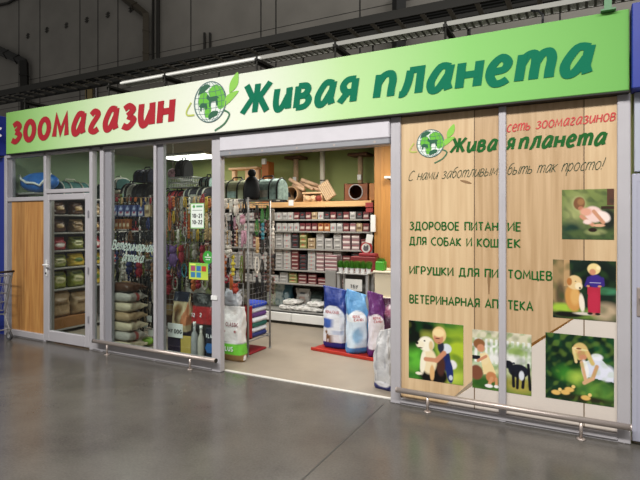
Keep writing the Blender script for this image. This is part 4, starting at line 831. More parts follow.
# extend the pine plank left and the second green unit: left part behind the wire rack
# ------------------------------------------------------------------ wooden partition items
def card_on(px, py0, px1, py1, y, c, name, label, cat, d=.03, rot=0):
    a = at(px, py1, y); b = at(px1, py0, y); w_, h_ = b.x-a.x, b.z-a.z; mb = MB(); mb.rbox((-w_/2, 0, -h_/2), (w_/2, d, h_/2), .004)
    o = mb.obj(name, c if not isinstance(c, str) else cmat(c)); tag(o, label, cat); o.location = ((a.x+b.x)/2, y, (a.z+b.z)/2); o.rotation_euler = (0, rot, 0); return o
card_on(384, 175.8, 393.5, 178.6, 2.12, WHITE, 'wall_shelf', 'small white ledge high on the orange boards', 'shelf', .129)
card_on(370.5, 215, 375.2, 232, 2.22, WHITE, 'thermometer_box', 'upright white narrow box at the edge of the orange boards', 'box', .029)
card_on(365.2, 202.5, 373, 207.5, 2.60, '9c3a38', 'red_box', 'upper small red box at the right end of the pine plank', 'box', .02)
card_on(365.8, 208, 373, 212.5, 2.60, '9c3a38', 'red_box', 'lower small red box at the right end of the pine plank', 'box', .02)
card_on(366, 234.5, 372.5, 243, 2.08, WHITE, 'paper_note', 'white tilted paper slip above the round cat toy', 'paper', .004, .2)
# ------------------------------------------------------------------ counter with grass pots, display stand, checkout
cy_ = 1.80
za = Z(355, 273, cy_)
t = thing('display_stand', 'grey metal stand carrying grass pots behind the light blue sack', 'stand', (X(353, cy_), cy_, 0)); hw = (X(368, cy_)-X(339.5, cy_))/2
for sx_ in (-1, 1):
    for yy_ in (0, .2): mb = MB(); mb.rbox((sx_*hw-.02, yy_-.02, 0), (sx_*hw+.02, yy_+.02, za-.02), .004); mb.obj('leg', PALE, t)
mb = MB(); mb.rbox((-hw-.02, -.04, za-.02), (hw+.02, .24, za), .004); mb.obj('stand_top', PALE, t)
mb = MB(); mb.box((-hw+.02, .19, .1), (hw-.02, .20, za-.03)); mb.obj('back_panel', mat('shelf_back', '5c5a56', .7), t)
mb = MB(); mb.rbox((-hw+.02, -.02, .5), (hw-.02, .18, .52), .003); mb.obj('stand_shelf', PALE, t)
t = thing('paper_sign', 'white printed sheet with black letters on the grey stand', 'sign', (X(353.5, cy_-.026), cy_-.026, Z(353, 285, cy_-.026))); hw2 = .125
mb = MB(); mb.box((-hw2, 0, -.08), (hw2, .004, .08)); mb.obj('sheet', mat('sheet_paper', 'cfcdc4', .7), t)
mb = MB(); text(mb, 'ТБУ', -.05, .07, -.045, .05, -.002, CAP, wd=.2, shear=0); mb.obj('lettering', BLACK, t)
for i, (px, lb) in enumerate(((341, 'first from the left'), (346.5, 'second from the left'), (352, 'third from the left'), (357.5, 'fourth from the left'), (363, 'fifth from the left'), (368.5, 'sixth from the left'))):
    x = X(px, cy_-.0); t = thing('grass_pot', 'white cup of green cat grass on the grey stand, '+lb, 'plant', (x, cy_, za+.001), 0, 'grass pots in a row')
    hz_ = .055 if i < 5 else .055
    mb = MB(); mb.lathe([(.028, 0), (.036, hz_+.02)], n=12); mb.obj('cup', WHITE, t)
    mb = MB()
    for k in range(230):
        a = rnd.uniform(0, 6.28); r_ = rnd.uniform(0, .05); b_ = (r_*math.cos(a)*.9, r_*math.sin(a)*.9, hz_+.012); hh = rnd.uniform(.08, .125)
        c_ = Vector((b_[0]*1.5, b_[1]*1.4, hz_+hh)); dd = Vector((math.cos(a+1.5), math.sin(a+1.5), 0))*.0055
        mb.add([Vector(b_)-dd, Vector(b_)+dd, c_], [(0, 1, 2), (2, 1, 0)])
    mb.obj('grass', cmat(('4f8f2a', '5b9a30')[i % 2]), t)
x = X(379, cy_); t = thing('checkout_counter', 'cream checkout counter behind the purple sacks', 'counter', (X(384, 1.72), 1.72, 0)); zc = Z(380, 271, 1.72)
mb = MB(); mb.rbox((-.16, 0, zc-.03), (1.3, .5, zc), .006); mb.obj('counter_top', mat('cream_top', 'cfc6ae', .5), t)
mb = MB(); mb.rbox((-.14, .02, 0), (1.28, .48, zc-.03), .006); mb.obj('front_panel', mat('cream_laminate', 'c9bda3', .5), t)
mb = MB(); z_ = Z(380, 297.5, 1.72); mb.rbox((-.15, -.01, z_-.012), (1.28, .02, z_+.012), .004); mb.obj('ledge', mat('cream_top', 'cfc6ae', .5), t)
t = thing('grass_pot', 'bright green planter of cat grass on the cream counter', 'plant', (X(381, 1.8), 1.8, zc+.001))
mb = MB(); mb.rbox((-.06, -.06, 0), (.06, .06, .12), .01); mb.obj('planter', mat('bright_green', '44962a', .5), t)
mb = MB()
for k in range(90):
    a = rnd.uniform(-.045, .045); b = rnd.uniform(-.045, .045); mb.add([(a-.004, b, .115), (a+.004, b, .115), (a*1.2, b*1.1, .12+rnd.uniform(.03, .06))], [(0, 1, 2), (2, 1, 0)])
mb.obj('grass', cmat('5b9a30'), t)
# round cat toy with red base
x = X(366.2, 2.12); p = at(366, 248, 2.12); t = thing('cat_clock', 'round white disc with a grey cat face in a red ring above the grass', 'ornament', (p.x, 2.12, p.z))
mb = MB(); mb.tube([(0, 0, 0), (0, .03, 0)], .085, n=28); mb.obj('ring', cmat('b3323a'), t)
mb = MB(); mb.tube([(0, -.004, 0), (0, .0, 0)], .066, n=28); mb.obj('face', WHITE, t)
mb = MB(); mb.prism([(.04*math.cos(a), .034*math.sin(a)-.008) for a in np.linspace(0, 6.28, 17)[:-1]], -.008, -.004); mb.prism([(-.036, .01), (-.03, .048), (-.008, .022)], -.008, -.004); mb.prism([(.036, .01), (.008, .022), (.03, .048)], -.008, -.004); mb.obj('cat_head', cmat('5f5d63'), t)
mb = MB(); mb.rbox((-.10, -.04, -(p.z-zc)+.004 if False else -.12), (.16, .08, -.075), .01); mb.obj('base', cmat('8f2a30'), t)
q0 = at(352, 270, 2.12).x; q1 = at(377, 270, 2.12).x
mb = MB(); mb.rbox((q0, 2.06, za-.1), (q1, 2.22, p.z-.121), .01); tag(mb.obj('gift_box', cmat('7a2c2c')), 'dark red long box under the round cat disc', 'box')
mb = MB(); mb.rbox((q0+.02, 2.07, 0), (q1-.02, 2.21, za-.101), .004); tag(mb.obj('pedestal', PALE), 'grey pedestal mostly hidden behind the grass pots', 'stand')
# pink cartons left of the grass pots
for j in range(4):
    o = pack('food_pack', .2, .055, .15, KINDS['pink'][1], '94797c'); place(o, 'pink striped carton in the small stack left of the grass pots, '+('lowest', 'second from below', 'third from below', 'topmost')[j], 'package', (X(333, 2.3), 2.3, Z(333, 270, 2.3)+j*.056), group='pink cartons')
mb = MB(); mb.rbox((X(328, 2.3), 2.2, 0), (X(338.5, 2.3), 2.45, Z(333, 270, 2.3)-.001), .005); tag(mb.obj('plinth', mat('plinth_grey', '84827e', .6)), 'narrow grey plinth under the pink cartons', 'plinth')

# ------------------------------------------------------------------ sacks on the red tray at the entrance
a = fl(312, 350); b = fl(378, 362)
t = thing('display_tray', 'low red tray under the standing sacks in the entrance', 'tray', ((a.x+b.x)/2, (a.y+b.y)/2, 0), math.atan2(b.y-a.y, b.x-a.x)); L = (b-a).length
mb = MB(); mb.rbox((-L/2, -.01, .005), (L/2, .34, .03), .006); mb.obj('tray_base', cmat('a32a20', .4), t)
mb = MB(); mb.rbox((-L/2, -.03, .005), (L/2, -.01, .045), .004); mb.obj('lip', cmat('b03022', .4), t)
tr = t.rotation_euler.z
def brand(parent, s, x0, x1, z0, h, y, col, wd=.2):
    mb = MB(); text(mb, s, x0, x1, z0, h, y, CAP, wd=wd, shear=0); return mb.obj('lettering', col, parent)
def big_sack(px, pyb, w, h, d, ops, side, label, seed, words=(), rz=0, z=.031, back=.0, slant=0, topw=1):
    p = fl(px, pyb, z)
    t = thing('food_sack', label, 'sack', (p.x, p.y+d/2+back, z), rz)
    sack('bag', w, h, d, ops, t, side, seed=seed, top=.12, nu=64, nv=60, slant=slant, topw=topw)
    for wds, x0, x1, z0, hh, col in words: brand(t, wds, x0*w, x1*w, z0*h, hh, -d/2-.010, col)
    return t
REDL = mat('brand_red', 'b0252e', .4); WHL = mat('brand_white', 'e9e9ec', .4)
crown = [('e', .5, .66, .07, .018, 'c23a44', .3), ('e', .5, .69, .03, .014, 'c23a44', .3)]
dog = lambda c: [('e', .3, .2, .10, .05, c, .2), ('e', .22, .27, .05, .035, c, .2), ('l', .36, .2, .38, .11, .018, c), ('l', .25, .2, .24, .11, .018, c)]
big_sack(332.5, 349, .33, .79, .20, [('bg', '1c3078'), ('n', '28448c', .5, 9, 4), ('e', .5, .52, .52, .2, 'dfe3ea', .06), ('r', 0, .11, 1, .52, 'dfe1e6'), ('r', 0, 0, 1, .11, '1d2f80'), ('e', .25, .42, .35, .09, '3a5fb0', .2), ('r', .5, .24, .95, .30, 'b9c3d6')]+dog('7b5230')+crown, [('bg', '1f3382'), ('r', .1, .2, .9, .6, 'c9d0de')], 'dark blue and white dog food sack, leftmost on the red tray', 41, [('ROYAL', -.28, .0, 0.585, .042, REDL), ('CANIN', .03, .32, 0.585, .042, REDL)], tr*.4, slant=-.12, topw=1.04)
big_sack(353.5, 354.5, .28, .77, .22, [('bg', '5690c4'), ('n', '7ab0da', .6, 9, 7), ('e', .42, .54, .46, .17, 'e6edf2', .06), ('r', 0, .10, .85, .52, 'cfe0ee'), ('r', 0, 0, 1, .10, '4a86c4'), ('e', .4, .3, .3, .16, '8ab6da', .4)]+crown, [('bg', '5c96cf'), ('r', .25, .08, .85, .6, 'c5cdd6'), ('n', '7e8894', .4, 50, 3), ('r', 0, 0, 1, .08, '3c72b4')], 'light blue and white puppy food sack, second on the red tray', 42, [('ROYAL', -.36, .0, .60, .036, REDL), ('CANIN', -.3, .15, .545, .036, REDL)], .75, slant=-.35, topw=.9)
big_sack(374, 357.5, .21, .78, .16, [('bg', '562262'), ('n', '6f3a7c', .6, 9, 8), ('e', .4, .52, .5, .16, 'e2dce4', .06), ('r', 0, .12, .9, .5, 'ddd8e0'), ('r', 0, 0, 1, .12, '5c2268')]+crown, [('bg', '66306e'), ('r', .2, .14, .85, .58, 'b9b4bc'), ('n', '807a86', .4, 50, 3)], 'purple and white food sack at the right end of the red tray', 43, [('ROYAL', -.3, .2, .60, .034, REDL), ('CANIN', -.25, .25, .545, .034, REDL)], .6, slant=-.3, topw=.85)
big_sack(388, 361, .22, .74, .16, [('bg', '3e1a34'), ('e', .5, .8, .4, .12, '8a4a66', .4), ('e', .45, .86, .12, .05, 'd9cfd4', .4), ('r', 0, .2, 1, .5, '2a1830')], None, 'dark plum sack behind the front white sack by the entrance post', 44, z=.004, back=.05)
big_sack(382.5, 391, .23, .60, .15, [('bg', 'c2c1c0'), ('n', '8f9094', .6, 34, 5), ('r', .0, .0, 1, .10, '2a2f72'), ('e', .55, .11, .4, .06, 'e4e4e8', .3), ('l', .2, .15, .3, .95, .012, '8a8a8e'), ('l', .7, .15, .6, .9, .012, '9a9aa0')], None, 'slim white-grey plastic sack with navy bottom beside the entrance post', 45, z=.004, rz=-.2, slant=.3, topw=.55)

# ------------------------------------------------------------------ wire racks behind the windows
RY0, RY1 = .64, 1.14
def wire_rack(label, x0, x1, y0, y1, zs):
    t = thing('wire_rack', label, 'rack', ((x0+x1)/2, (y0+y1)/2, 0)); hx, hy = (x1-x0)/2, (y1-y0)/2
    for sx in (-1, 1):
        for sy in (-1, 1): mb = MB(); mb.tube([(sx*hx, sy*hy, 0), (sx*hx, sy*hy, zs[-1]+.03)], .014, n=8); mb.lathe([(.02, 0), (.02, .02)], (sx*hx, sy*hy, 0)); mb.obj('post', CHROME, t, True)
    for z in zs:
        mb = MB()
        for sy in (-1, 1): mb.tube([(-hx, sy*hy, z), (hx, sy*hy, z)], .008, n=6); mb.tube([(-hx, sy*hy, z-.03), (hx, sy*hy, z-.03)], .006, n=6)
        for sx in (-1, 1): mb.tube([(sx*hx, -hy, z), (sx*hx, hy, z)], .008, n=6)
        k = int(2*hx/.05)
        for i in range(1, k): x = -hx+2*hx*i/k; mb.tube([(x, -hy, z+.004), (x, hy, z+.004)], .003, n=4)
        mb.obj('wire_shelf', CHROME, t)
    return t
ra0, ra1 = X(163, RY0)-.05, X(248, RY0)
wire_rack('chrome wire rack at the left of the entrance with folded blankets on its lowest shelf', ra0, ra1, RY0, RY1, [.19, 1.97])
rb0, rb1 = X(113, RY0), ra0-.06
wire_rack('chrome wire rack behind the window with green script lettering', rb0, rb1, RY0, RY1, [.19, 1.97])
def grid(label, x0, x1, y, z0, z1):
    mb = MB(); n = int((x1-x0)/.07); k = int((z1-z0)/.07)
    for i in range(n+1): x = x0+(x1-x0)*i/n; mb.tube([(x, y, z0), (x, y, z1)], .0028, n=4)
    for j in range(k+1): z = z0+(z1-z0)*j/k; mb.tube([(x0, y-.005, z), (x1, y-.005, z)], .0028, n=4)
    for x in (x0, x1): mb.tube([(x, y, 0), (x, y, z1)], .008, n=6)
    tag(mb.obj('display_grid', CHROME), label, 'grid')
GY = .58
grid('wire display grid hung with toys, left of the entrance', ra0+.02, ra1-.03, GY, .5, 1.92)
grid('wire display grid hung with collars behind the script lettering', rb0+.02, rb1-.02, GY, .3, 1.92)

# hanging stock
HM = {}
def hang_mesh(kind, w, h, c):
    key = (kind, round(w, 2), round(h, 2), c)
    if key in HM: return key
    m = cmat(c); mb = MB(); hook = lambda: mb.tube([(0, .05, .01), (0, -.02, .0), (0, -.022, -.012)], .0025, n=5)
    if kind == 'leash':
        P = [(math.sin(a)*w/2*(.35+.65*t_), 0, -h*t_) for a, t_ in [(math.pi*i/14*1.0, i/14) for i in range(15)]]
        L = [(-w*.12, 0, 0), (-w*.3, -.004, -h*.3), (-w*.45, 0, -h*.75), (0, .004, -h), (w*.45, 0, -h*.75), (w*.3, -.004, -h*.3), (w*.12, 0, 0), (-w*.12, 0, 0)]
        mb.tube([(p[0], p[1]-.012, p[2]) for p in L], .008, n=6); mb.tube([(0, -.012, -h*.02), (.01, -.012, -h*.5), (-.01, -.014, -h*.92)], .007, n=6)
    elif kind == 'collar':
        mb.tube([(w/2*math.sin(a), -.014, -h*.5-h/2*-math.cos(a)) for a in np.linspace(0, 2*math.pi, 17)], .010, n=6, cap=False); mb.ball((0, -.014, -h), .014)
    elif kind == 'toy':
        mb.tube([(0, -.02, 0), (0, -.02, -h)], w*.14, n=8)
        for z, r_ in ((-h*.12, .3), (-h*.45, .42), (-h*.75, .38), (-h*.98, .3)): mb.ball((0, -.02-w*.0, z), (w*r_, w*.3, w*.3), n=10, k=6)
    elif kind == 'plush':
        mb.ball((0, -.05, -h*.65), (w*.38, .05, h*.33)); mb.ball((0, -.055, -h*.22), (w*.3, .05, h*.2)); 
        for s_ in (-1, 1): mb.ball((s_*w*.26, -.05, -h*.06), (w*.1, .02, h*.08), n=8, k=5); mb.tube([(s_*w*.2, -.05, -h*.5), (s_*w*.5, -.06, -h*.68)], w*.09, n=7); mb.tube([(s_*w*.15, -.05, -h*.85), (s_*w*.24, -.07, -h)], w*.10, n=7)
    elif kind == 'rope':
        for s_ in (-1, 0, 1): mb.tube([(s_*w*.2, -.018, 0), (s_*w*.3+.006, -.02, -h*.5), (s_*w*.2, -.018, -h)], w*.13, n=6)
        mb.ball((0, -.02, -h*.1), w*.3, n=8, k=6); mb.ball((0, -.02, -h*.9), w*.3, n=8, k=6)
    hook()
    HM[key] = mb.obj({'leash': 'dog_leash', 'collar': 'dog_collar', 'toy': 'pet_toy', 'plush': 'plush_toy', 'rope': 'rope_toy'}[kind], m, None, kind != 'grid'); HM[key]['new'] = 1
    return key
CN = {'131316': 'black', '26241f': 'charcoal', 'a33a2c': 'red', '8f2230': 'dark red', 'b0602f': 'orange', 'b8952f': 'mustard', '5f6b2f': 'olive', '2b3668': 'blue', 'cfc8bc': 'white', '9a9288': 'grey', '6e4a2c': 'brown', 'b99a6c': 'tan', '3f7f8c': 'teal', '5c3f70': 'purple', 'bfae3c': 'yellow', '3d7a3a': 'green', 'b98c9a': 'pink', '4b3a2c': 'dark brown'}
KN = {'leash': 'leash', 'collar': 'collar', 'toy': 'chew toy', 'plush': 'plush toy', 'rope': 'rope toy'}
RW = {}; ROWN = ('at the top', 'second from the top', 'third from the top', 'fourth from the top', 'at mid height', 'just below mid height', 'near knee height', 'third from the floor', 'second from the floor', 'lowest of all')
def hang(kind, px, py0, py1, wpx, c, where, y=GY-.055):
    if wpx < 4.5: px += rnd.uniform(-.9, .9); py1 += rnd.uniform(-5, 4); wpx *= rnd.choice((.8, 1, 1.25)); y += rnd.choice((0, -.03, .0, -.05))
    p = at(px, py0, y); h = p.z-Z(px, py1, y); w = X(px+wpx, y)-p.x; w = max(.02, round(w*50)/50); h = max(.04, round(h*25)/25)
    key = hang_mesh(kind, w, h, c); o = HM[key]; g = 'stock hanging '+where; rw = RW.setdefault(where, {}); rr = rw.setdefault(max(0, int(round(py0-194)/13)), 0); rw[max(0, int(round(py0-194)/13))] += 1
    lb = '%s %s %s, %s in %s row from top' % (CN[c], KN[kind], where, NTH[min(rr, 22)], NTH[max(0, int(round(py0-194)/13))])
    if o.get('new'): del o['new']; tag(o, lb, KN[kind], g); o.location = p
    else: dup(o, p, label=lb, group=g)
def hpack(kind, px, py0, py1, wpx, where, y=GY-.055, d=.05):
    p = at(px, py1, y); h = round((Z(px, py0, y)-p.z)*50)/50; w = round((X(px+wpx, y)-p.x)*50)/50
    put_pack(kind, max(w, .04), h, d, (p.x, y, p.z), '%s hanging pack %s, %s of its row' % (KINDS[kind][0], where, NTH[int(abs(px-111)/3.7) % 20]), 'packs '+where, name='hanging_pack')
W1, W2, W3 = 'in the script window', 'in the hours window', 'at the left entrance edge'
# rows: script window
for i in range(6): hpack('blue' if i != 5 else 'beige', 115.5+6.6*i, 205.5, 216.5, 5.6, W1)
for i in range(9): hang('toy' if i % 2 else 'rope', 114+4.6*i, 198, 204, 2.6, rnd.choice(['b99a6c', 'b0602f', '6e4a2c', '8f2230']), W1)
for i in range(5): hpack('orange', 114+3.8*i, 219, 229, 3.3, W1)
for i in range(6): hang('leash', 134+3.8*i, 218, 232, 3, rnd.choice(['131316', '26241f', '131316', '2b3668']), W1)
for r_, (y0, y1) in enumerate(((231, 243), (244, 260), (261, 276))):
    for i in range(10): hang(rnd.choice(['leash', 'collar', 'leash', 'toy']), 114+4.4*i, y0+rnd.uniform(-1, 2), y1, 3.4, rnd.choice(['131316', '26241f', '5f6b2f', 'cfc8bc', '131316', '6e4a2c', '2b3668']) if not (r_ == 2 and i in (5, 6)) else ('2b3668', '8f2230')[i-5], W1)
hang('plush', 132, 262, 273, 5, '2b3668', W1, GY-.13); hang('plush', 142, 262, 276, 6, '8f2230', W1, GY-.13)
for r_, (y0, y1) in enumerate(((276, 294), (290, 306), (302, 318), (313, 330))):
    for i in range(8): hang(rnd.choice(['leash', 'leash', 'collar', 'toy']), 134+2.9*i, y0+rnd.uniform(-1, 2), y1, 3.2, rnd.choice(['131316', '131316', '26241f', '9a9288']), W1)
for kx, (px, py) in enumerate(((124.5, 294), (136, 309.5), (149, 319), (145, 326), (150.5, 333), (128.5, 323))):
    p = at(px, py, GY-.11); mb = MB(); mb.rbox((-.045, 0, -.04), (.045, .003, .045), .001); mb.tube([(0, .0, .045), (0, .05, .06)], .0025, n=5); o = mb.obj('price_tag', WHITE); tag(o, 'white price tag low in the script window, '+('highest and leftmost', 'second highest', 'third highest', 'fourth highest', 'lowest beside the post', 'lower left')[kx], 'tag', 'price tags low '+W1); o.location = p; o.rotation_euler = (0, rnd.uniform(-.3, .3), 0)
# rows: hours window
for r_, (y0, y1) in enumerate(((197, 211), (212, 227), (228, 242))):
    for i in range(12): hang(rnd.choice(['toy', 'rope', 'leash', 'collar', 'toy']), 166+4.05*i, y0+rnd.uniform(-1, 2), y1, 3.2, rnd.choice(['b8952f', 'b99a6c', '5f6b2f', '6e4a2c', 'b99a6c', '9a9288', 'b0602f', 'a33a2c', '131316', 'cfc8bc']), W2)
for r_, (y0, y1) in enumerate(((244, 262), (263, 276), (277, 290))):
    for i in range(11): hang(rnd.choice(['plush', 'toy', 'rope', 'leash', 'collar']), 167+4.3*i, y0+rnd.uniform(-1, 2), y1, 3.6, rnd.choice(['b0602f', '5f6b2f', '6e4a2c', '8f2230', '9a9288', '5c3f70', '3f7f8c', '131316', '4b3a2c', 'b8952f']), W2)
hang('plush', 176, 245, 268, 11, '5c3f70', W2, GY-.16); hang('plush', 170, 270, 280, 8, '8f2230', W2, GY-.16)
hang('rope', 207, 218, 238, 3.4, 'b99a6c', W2, GY-.16)
# back layer on the store side of the grids
for r_, y0 in enumerate((196, 208, 220, 233, 246, 259, 272, 285, 298)):
    for i in range(13 if r_ < 7 else 0): hang(rnd.choice(['toy', 'rope', 'leash', 'leash', 'collar']), 165+3.9*i, y0+rnd.uniform(-2, 2), y0+12, 3.3, rnd.choice(['4b3a2c', '131316', '6e4a2c', '5f6b2f', 'b8952f', '26241f', '9a9288', '8f2230']), 'behind others in hours window', GY+.075)
    for i in range(11): hang(rnd.choice(['toy', 'rope', 'leash', 'leash', 'collar']), 114+4.0*i, y0+rnd.uniform(-2, 2), y0+12, 3.3, rnd.choice(['4b3a2c', '131316', '26241f', '5f6b2f', '131316', '26241f', '9a9288', '2b3668']), 'behind others in script window', GY+.075)
# entrance edge
for r_, (y0, y1) in enumerate(((200, 213), (214, 228), (229, 246))):
    for i in range(7): hang(rnd.choice(['toy', 'rope', 'leash', 'plush']), 224.5+3.5*i, y0+rnd.uniform(-1, 2), y1, 3.0, rnd.choice(['cfc8bc', '9a9288', 'b99a6c', 'cfc8bc', '131316', 'b98c9a']), W3)
hang('plush', 231, 245, 254, 8, 'cfc8bc', W3, GY-.15)
for px, y0, y1, wd_, c, kd in ((225, 254, 274, 6, 'b0602f', 'toy'), (234, 255, 276, 5.5, 'bfae3c', 'toy'), (232, 274, 290, 4.5, 'b0602f', 'rope'), (238, 283, 293, 6, 'a33a2c', 'plush'), (241.5, 256, 282, 3.4, '5f6b2f', 'leash'), (245, 250, 284, 3, '4b3a2c', 'rope'), (226, 276, 286, 4, '8f2230', 'collar'), (229.5, 258, 272, 3, '131316', 'leash')):
    hang(kd, px, y0, y1, wd_, c, W3, GY-.1)
# second rack face: goods hung on the right side of the rack (seen through the entrance)
RX = ra1+.012
t = thing('side_grid', 'wire side grid on the right end of the entrance rack', 'grid', (RX, RY0+.02, 0))
mb = MB()
for i in range(8): mb.tube([(0, i*.065, .62), (0, i*.065, 1.93)], .0028, n=4)
for j in range(19): mb.tube([(.004, 0, .64+j*.07), (.004, .46, .64+j*.07)], .0028, n=4)
mb.obj('wires', CHROME, t)
def side_hang(kind, py_, z, w, h, c, rc):
    where = 'on the right end of the entrance rack'; key = hang_mesh(kind, w, h, c); o = HM[key]; lb = '%s %s on the right rack end, %s row, %s from the front' % (CN[c], KN[kind], NTH[rc[0]], NTH[rc[1]]); g = 'stock hanging '+where; loc = (RX+.06, py_, z)
    if o.get('new'): del o['new']; tag(o, lb, KN[kind], g); o.location = loc; o.rotation_euler = (0, 0, math.pi/2)
    else: dup(o, loc, math.pi/2, lb, g)
for j, z in enumerate((1.9, 1.72, 1.5, 1.25, 1.0)):
    for i in range(4):
        kd, c = rnd.choice([('toy', '4b3a2c'), ('toy', 'cfc8bc'), ('leash', '26241f'), ('toy', '3f7f8c'), ('rope', '9a9288'), ('leash', '131316'), ('leash', '3d7a3a'), ('collar', 'cfc8bc'), ('rope', 'b99a6c')]); side_hang(kd, RY0+.07+.12*i, z-.04*(i % 2), .08, .2, c, (j, i))

# top of the wire racks
zr = 1.98
def on_rack(px, y): return (X(px, y), y, zr+.001)
c1 = carrier('pet_carrier', 'teal checked soft pet carrier on the rack, right of the black backpack', (X(264, .9), 1.0, zr), .46, .26, .27, TEALC, BLACK, GREYC)
c2 = carrier('pet_carrier', 'pale green soft pet carrier with black straps, left of the black backpack', (X(233, .9), 1.0, zr), .44, .26, .27, GREENC, BLACK, TEALC)
bpx = X(250, .72)
t = thing('pet_backpack', 'tall black domed pet backpack standing between two carriers on the rack', 'backpack', (bpx, .76, zr))
mb = MB(); mb.lathe([(.10, 0), (.112, .04), (.108, .16), (.09, .24), (.06, .28), (.02, .30)], n=20, sy=.7); mb.obj('body', BLACK, t, True)
mb = MB(); mb.ball((.0, 0, .335), (.058, .045, .05)); mb.obj('top_pouch', BLACK, t, True)
c3 = carrier('pet_carrier', 'charcoal plastic pet carrier at the right of the hours window, top shelf', (X(200, .85), .86, zr), .36, .3, .18, DGC, GREYC, GREYC)
carrier('pet_carrier', 'red pet carrier on the top shelf behind the hours window', (X(179, .85), .86, zr), .22, .28, .15, cmat('9a2a30'), BLACK, GREYC)
carrier('pet_carrier', 'lime green pet carrier at the left of the hours window, top shelf', (X(168, .85)-.01, .86, zr), .12, .28, .15, cmat('7fa83a'), BLACK, GREYC)
t = thing('wire_basket', 'pale wire basket stacked on the carriers behind the hours window', 'basket', (X(187, .88), .88, zr+.19))
mb = MB(); L = .44
for k in range(15): x = -L/2+L*k/14; mb.tube([(x, -.12, 0), (x, -.13, .14)], .006, n=5); mb.tube([(x, .12, 0), (x, .13, .14)], .006, n=5)
mb.obj('wires', cmat('c4c6c4'), t)
mb = MB()
for z in (0, .07, .14): mb.tube([(-L/2, -.125, z), (L/2, -.125, z), (L/2, .125, z), (-L/2, .125, z), (-L/2, -.125, z)], .008, n=5)
mb.obj('rim', cmat('c4c6c4'), t)
mb = MB(); mb.box((-L/2, -.12, -.006), (L/2, .12, .0)); mb.obj('bottom', cmat('9fa3a1'), t)
carrier('shoulder_bag', 'black shoulder bag on top of the pale wire basket', (X(184, .88), .88, zr+.335), .17, .2, .24, BLACK, DARK, DGC)
t = thing('paper_ball', 'pink and white patterned ball beside the black shoulder bag', 'ball', (X(173, .8), .8, zr+.33))
mb = MB(); mb.ball((0, 0, .06), .075, n=16, k=10); mb.obj('ball', mat('pink_pattern', 'c79aa6', .6, noise=.6, nscale=26), t, True)
mb = MB(); mb.tube([(0, 0, .12), (0, 0, .62)], .004, n=5); mb.obj('cord', WHITE, t)
carrier('pet_carrier', 'teal and white checked bag at the right edge of the hours window', (X(209, .9), .9, zr+.19), .18, .22, .13, TEALC, BLACK, GREYC)
# script window top
carrier('pet_carrier', 'navy and black domed carrier high behind the script window', (X(147.5, .9), .9, zr+.29), .30, .28, .19, cmat('1f2740'), BLACK, DGC)
carrier('pet_carrier', 'large black carrier under the navy one behind the script window', (X(147.5, .9), .9, zr), .32, .32, .27, BLACK, DARK, DGC)
carrier('pet_carrier', 'grey checked carrier with pale net in the middle of the script window, top shelf', (X(133.5, .9), .86, zr), .14, .3, .28, GREYC, BLACK, TEALC)
carrier('pet_carrier', 'teal bag with white top at the left of the script window', (X(119.5, .9), .88, zr+.21), .26, .3, .16, mat('deep_teal', '2f5f5c', .7, noise=.2), GREYC, GREYC)
for j in range(3): mb = MB(); mb.rbox((-.14, -.13, 0), (.14, .13, .06), .02); o = mb.obj('pet_bed', cmat(('8c8a66', '7a4a44', 'a39b86')[j])); place(o, ('olive', 'dull red', 'beige')[j]+' folded pet bed in the stack at the left of the script window', 'pet bed', (X(119.5, .9), .88, zr+.001+.066*j))

# lowest shelf: red basket and folded blankets
zs_ = .20
t = thing('storage_basket', 'red plastic basket on the lowest shelf of the entrance rack', 'basket', (ra1-.15, RY0+.07, zs_))
mb = MB(); Wb, Hb = .125, .42
mb.rbox((-Wb-.02, -.06, 0), (Wb, -.045, Hb), .006); mb.rbox((-Wb-.02, .045, 0), (Wb, .06, Hb), .006); mb.rbox((-Wb-.02, -.045, 0), (-Wb, .045, Hb), .004); mb.rbox((Wb-.02, -.045, 0), (Wb, .045, Hb), .004); mb.box((-Wb, -.045, 0), (Wb, .045, .02)); mb.obj('basket_body', cmat('9c1f24', .4), t)
for k in range(6): mb = MB(); mb.rbox((-Wb+.0+.04*k, -.064, .03), (-Wb+.012+.04*k, -.059, Hb-.04), .001); mb.obj('rib', cmat('b02a2c', .4), t)
mb = MB(); mb.rbox((-Wb-.03, -.068, Hb-.02), (Wb+.005, -.058, Hb+.01), .004); mb.obj('rim', cmat('b02a2c', .4), t)
stack = [('26306a', 'navy'), ('d2d6dc', 'white'), ('1e5a50', 'dark green'), ('d6dade', 'pale'), ('5c3a78', 'purple'), ('dadde2', 'white'), ('2a4ac0', 'bright blue')]
for j, (c, nme) in enumerate(stack):
    hh = .062; mb = MB(); mb.rbox((-.17, -.165, 0), (.13, .165, hh), .022); o = mb.obj('folded_blanket', cmat(c), None)
    place(o, nme+' folded blanket in the rack stack, '+('lowest', 'second from below', 'third from below', 'fourth from below', 'fifth from below', 'sixth from below', 'topmost')[j], 'blanket', (ra1-.15+rnd.uniform(-.008, .008), RY0+.31, zs_+.001+j*(hh+.001)), group='folded blankets')
mb = MB(); a = fl(247, 352); mb.rbox((ra1-.32, RY0+.05, .004), (ra1-.02, RY0+.45, .03), .008); tag(mb.obj('floor_tray', cmat('8f2028')), 'dark red flat tray on the floor under the entrance rack', 'tray')
o = sack('food_sack', .2, .2, .12, [('bg', '5f5b50'), ('n', '9a9484', .9, 30, 6), ('n', '2a2822', .7, 24, 9)], seed=70); place(o, 'grey speckled bag on top of the red basket', 'sack', (ra1-.16, RY0+.07, zs_+.435))
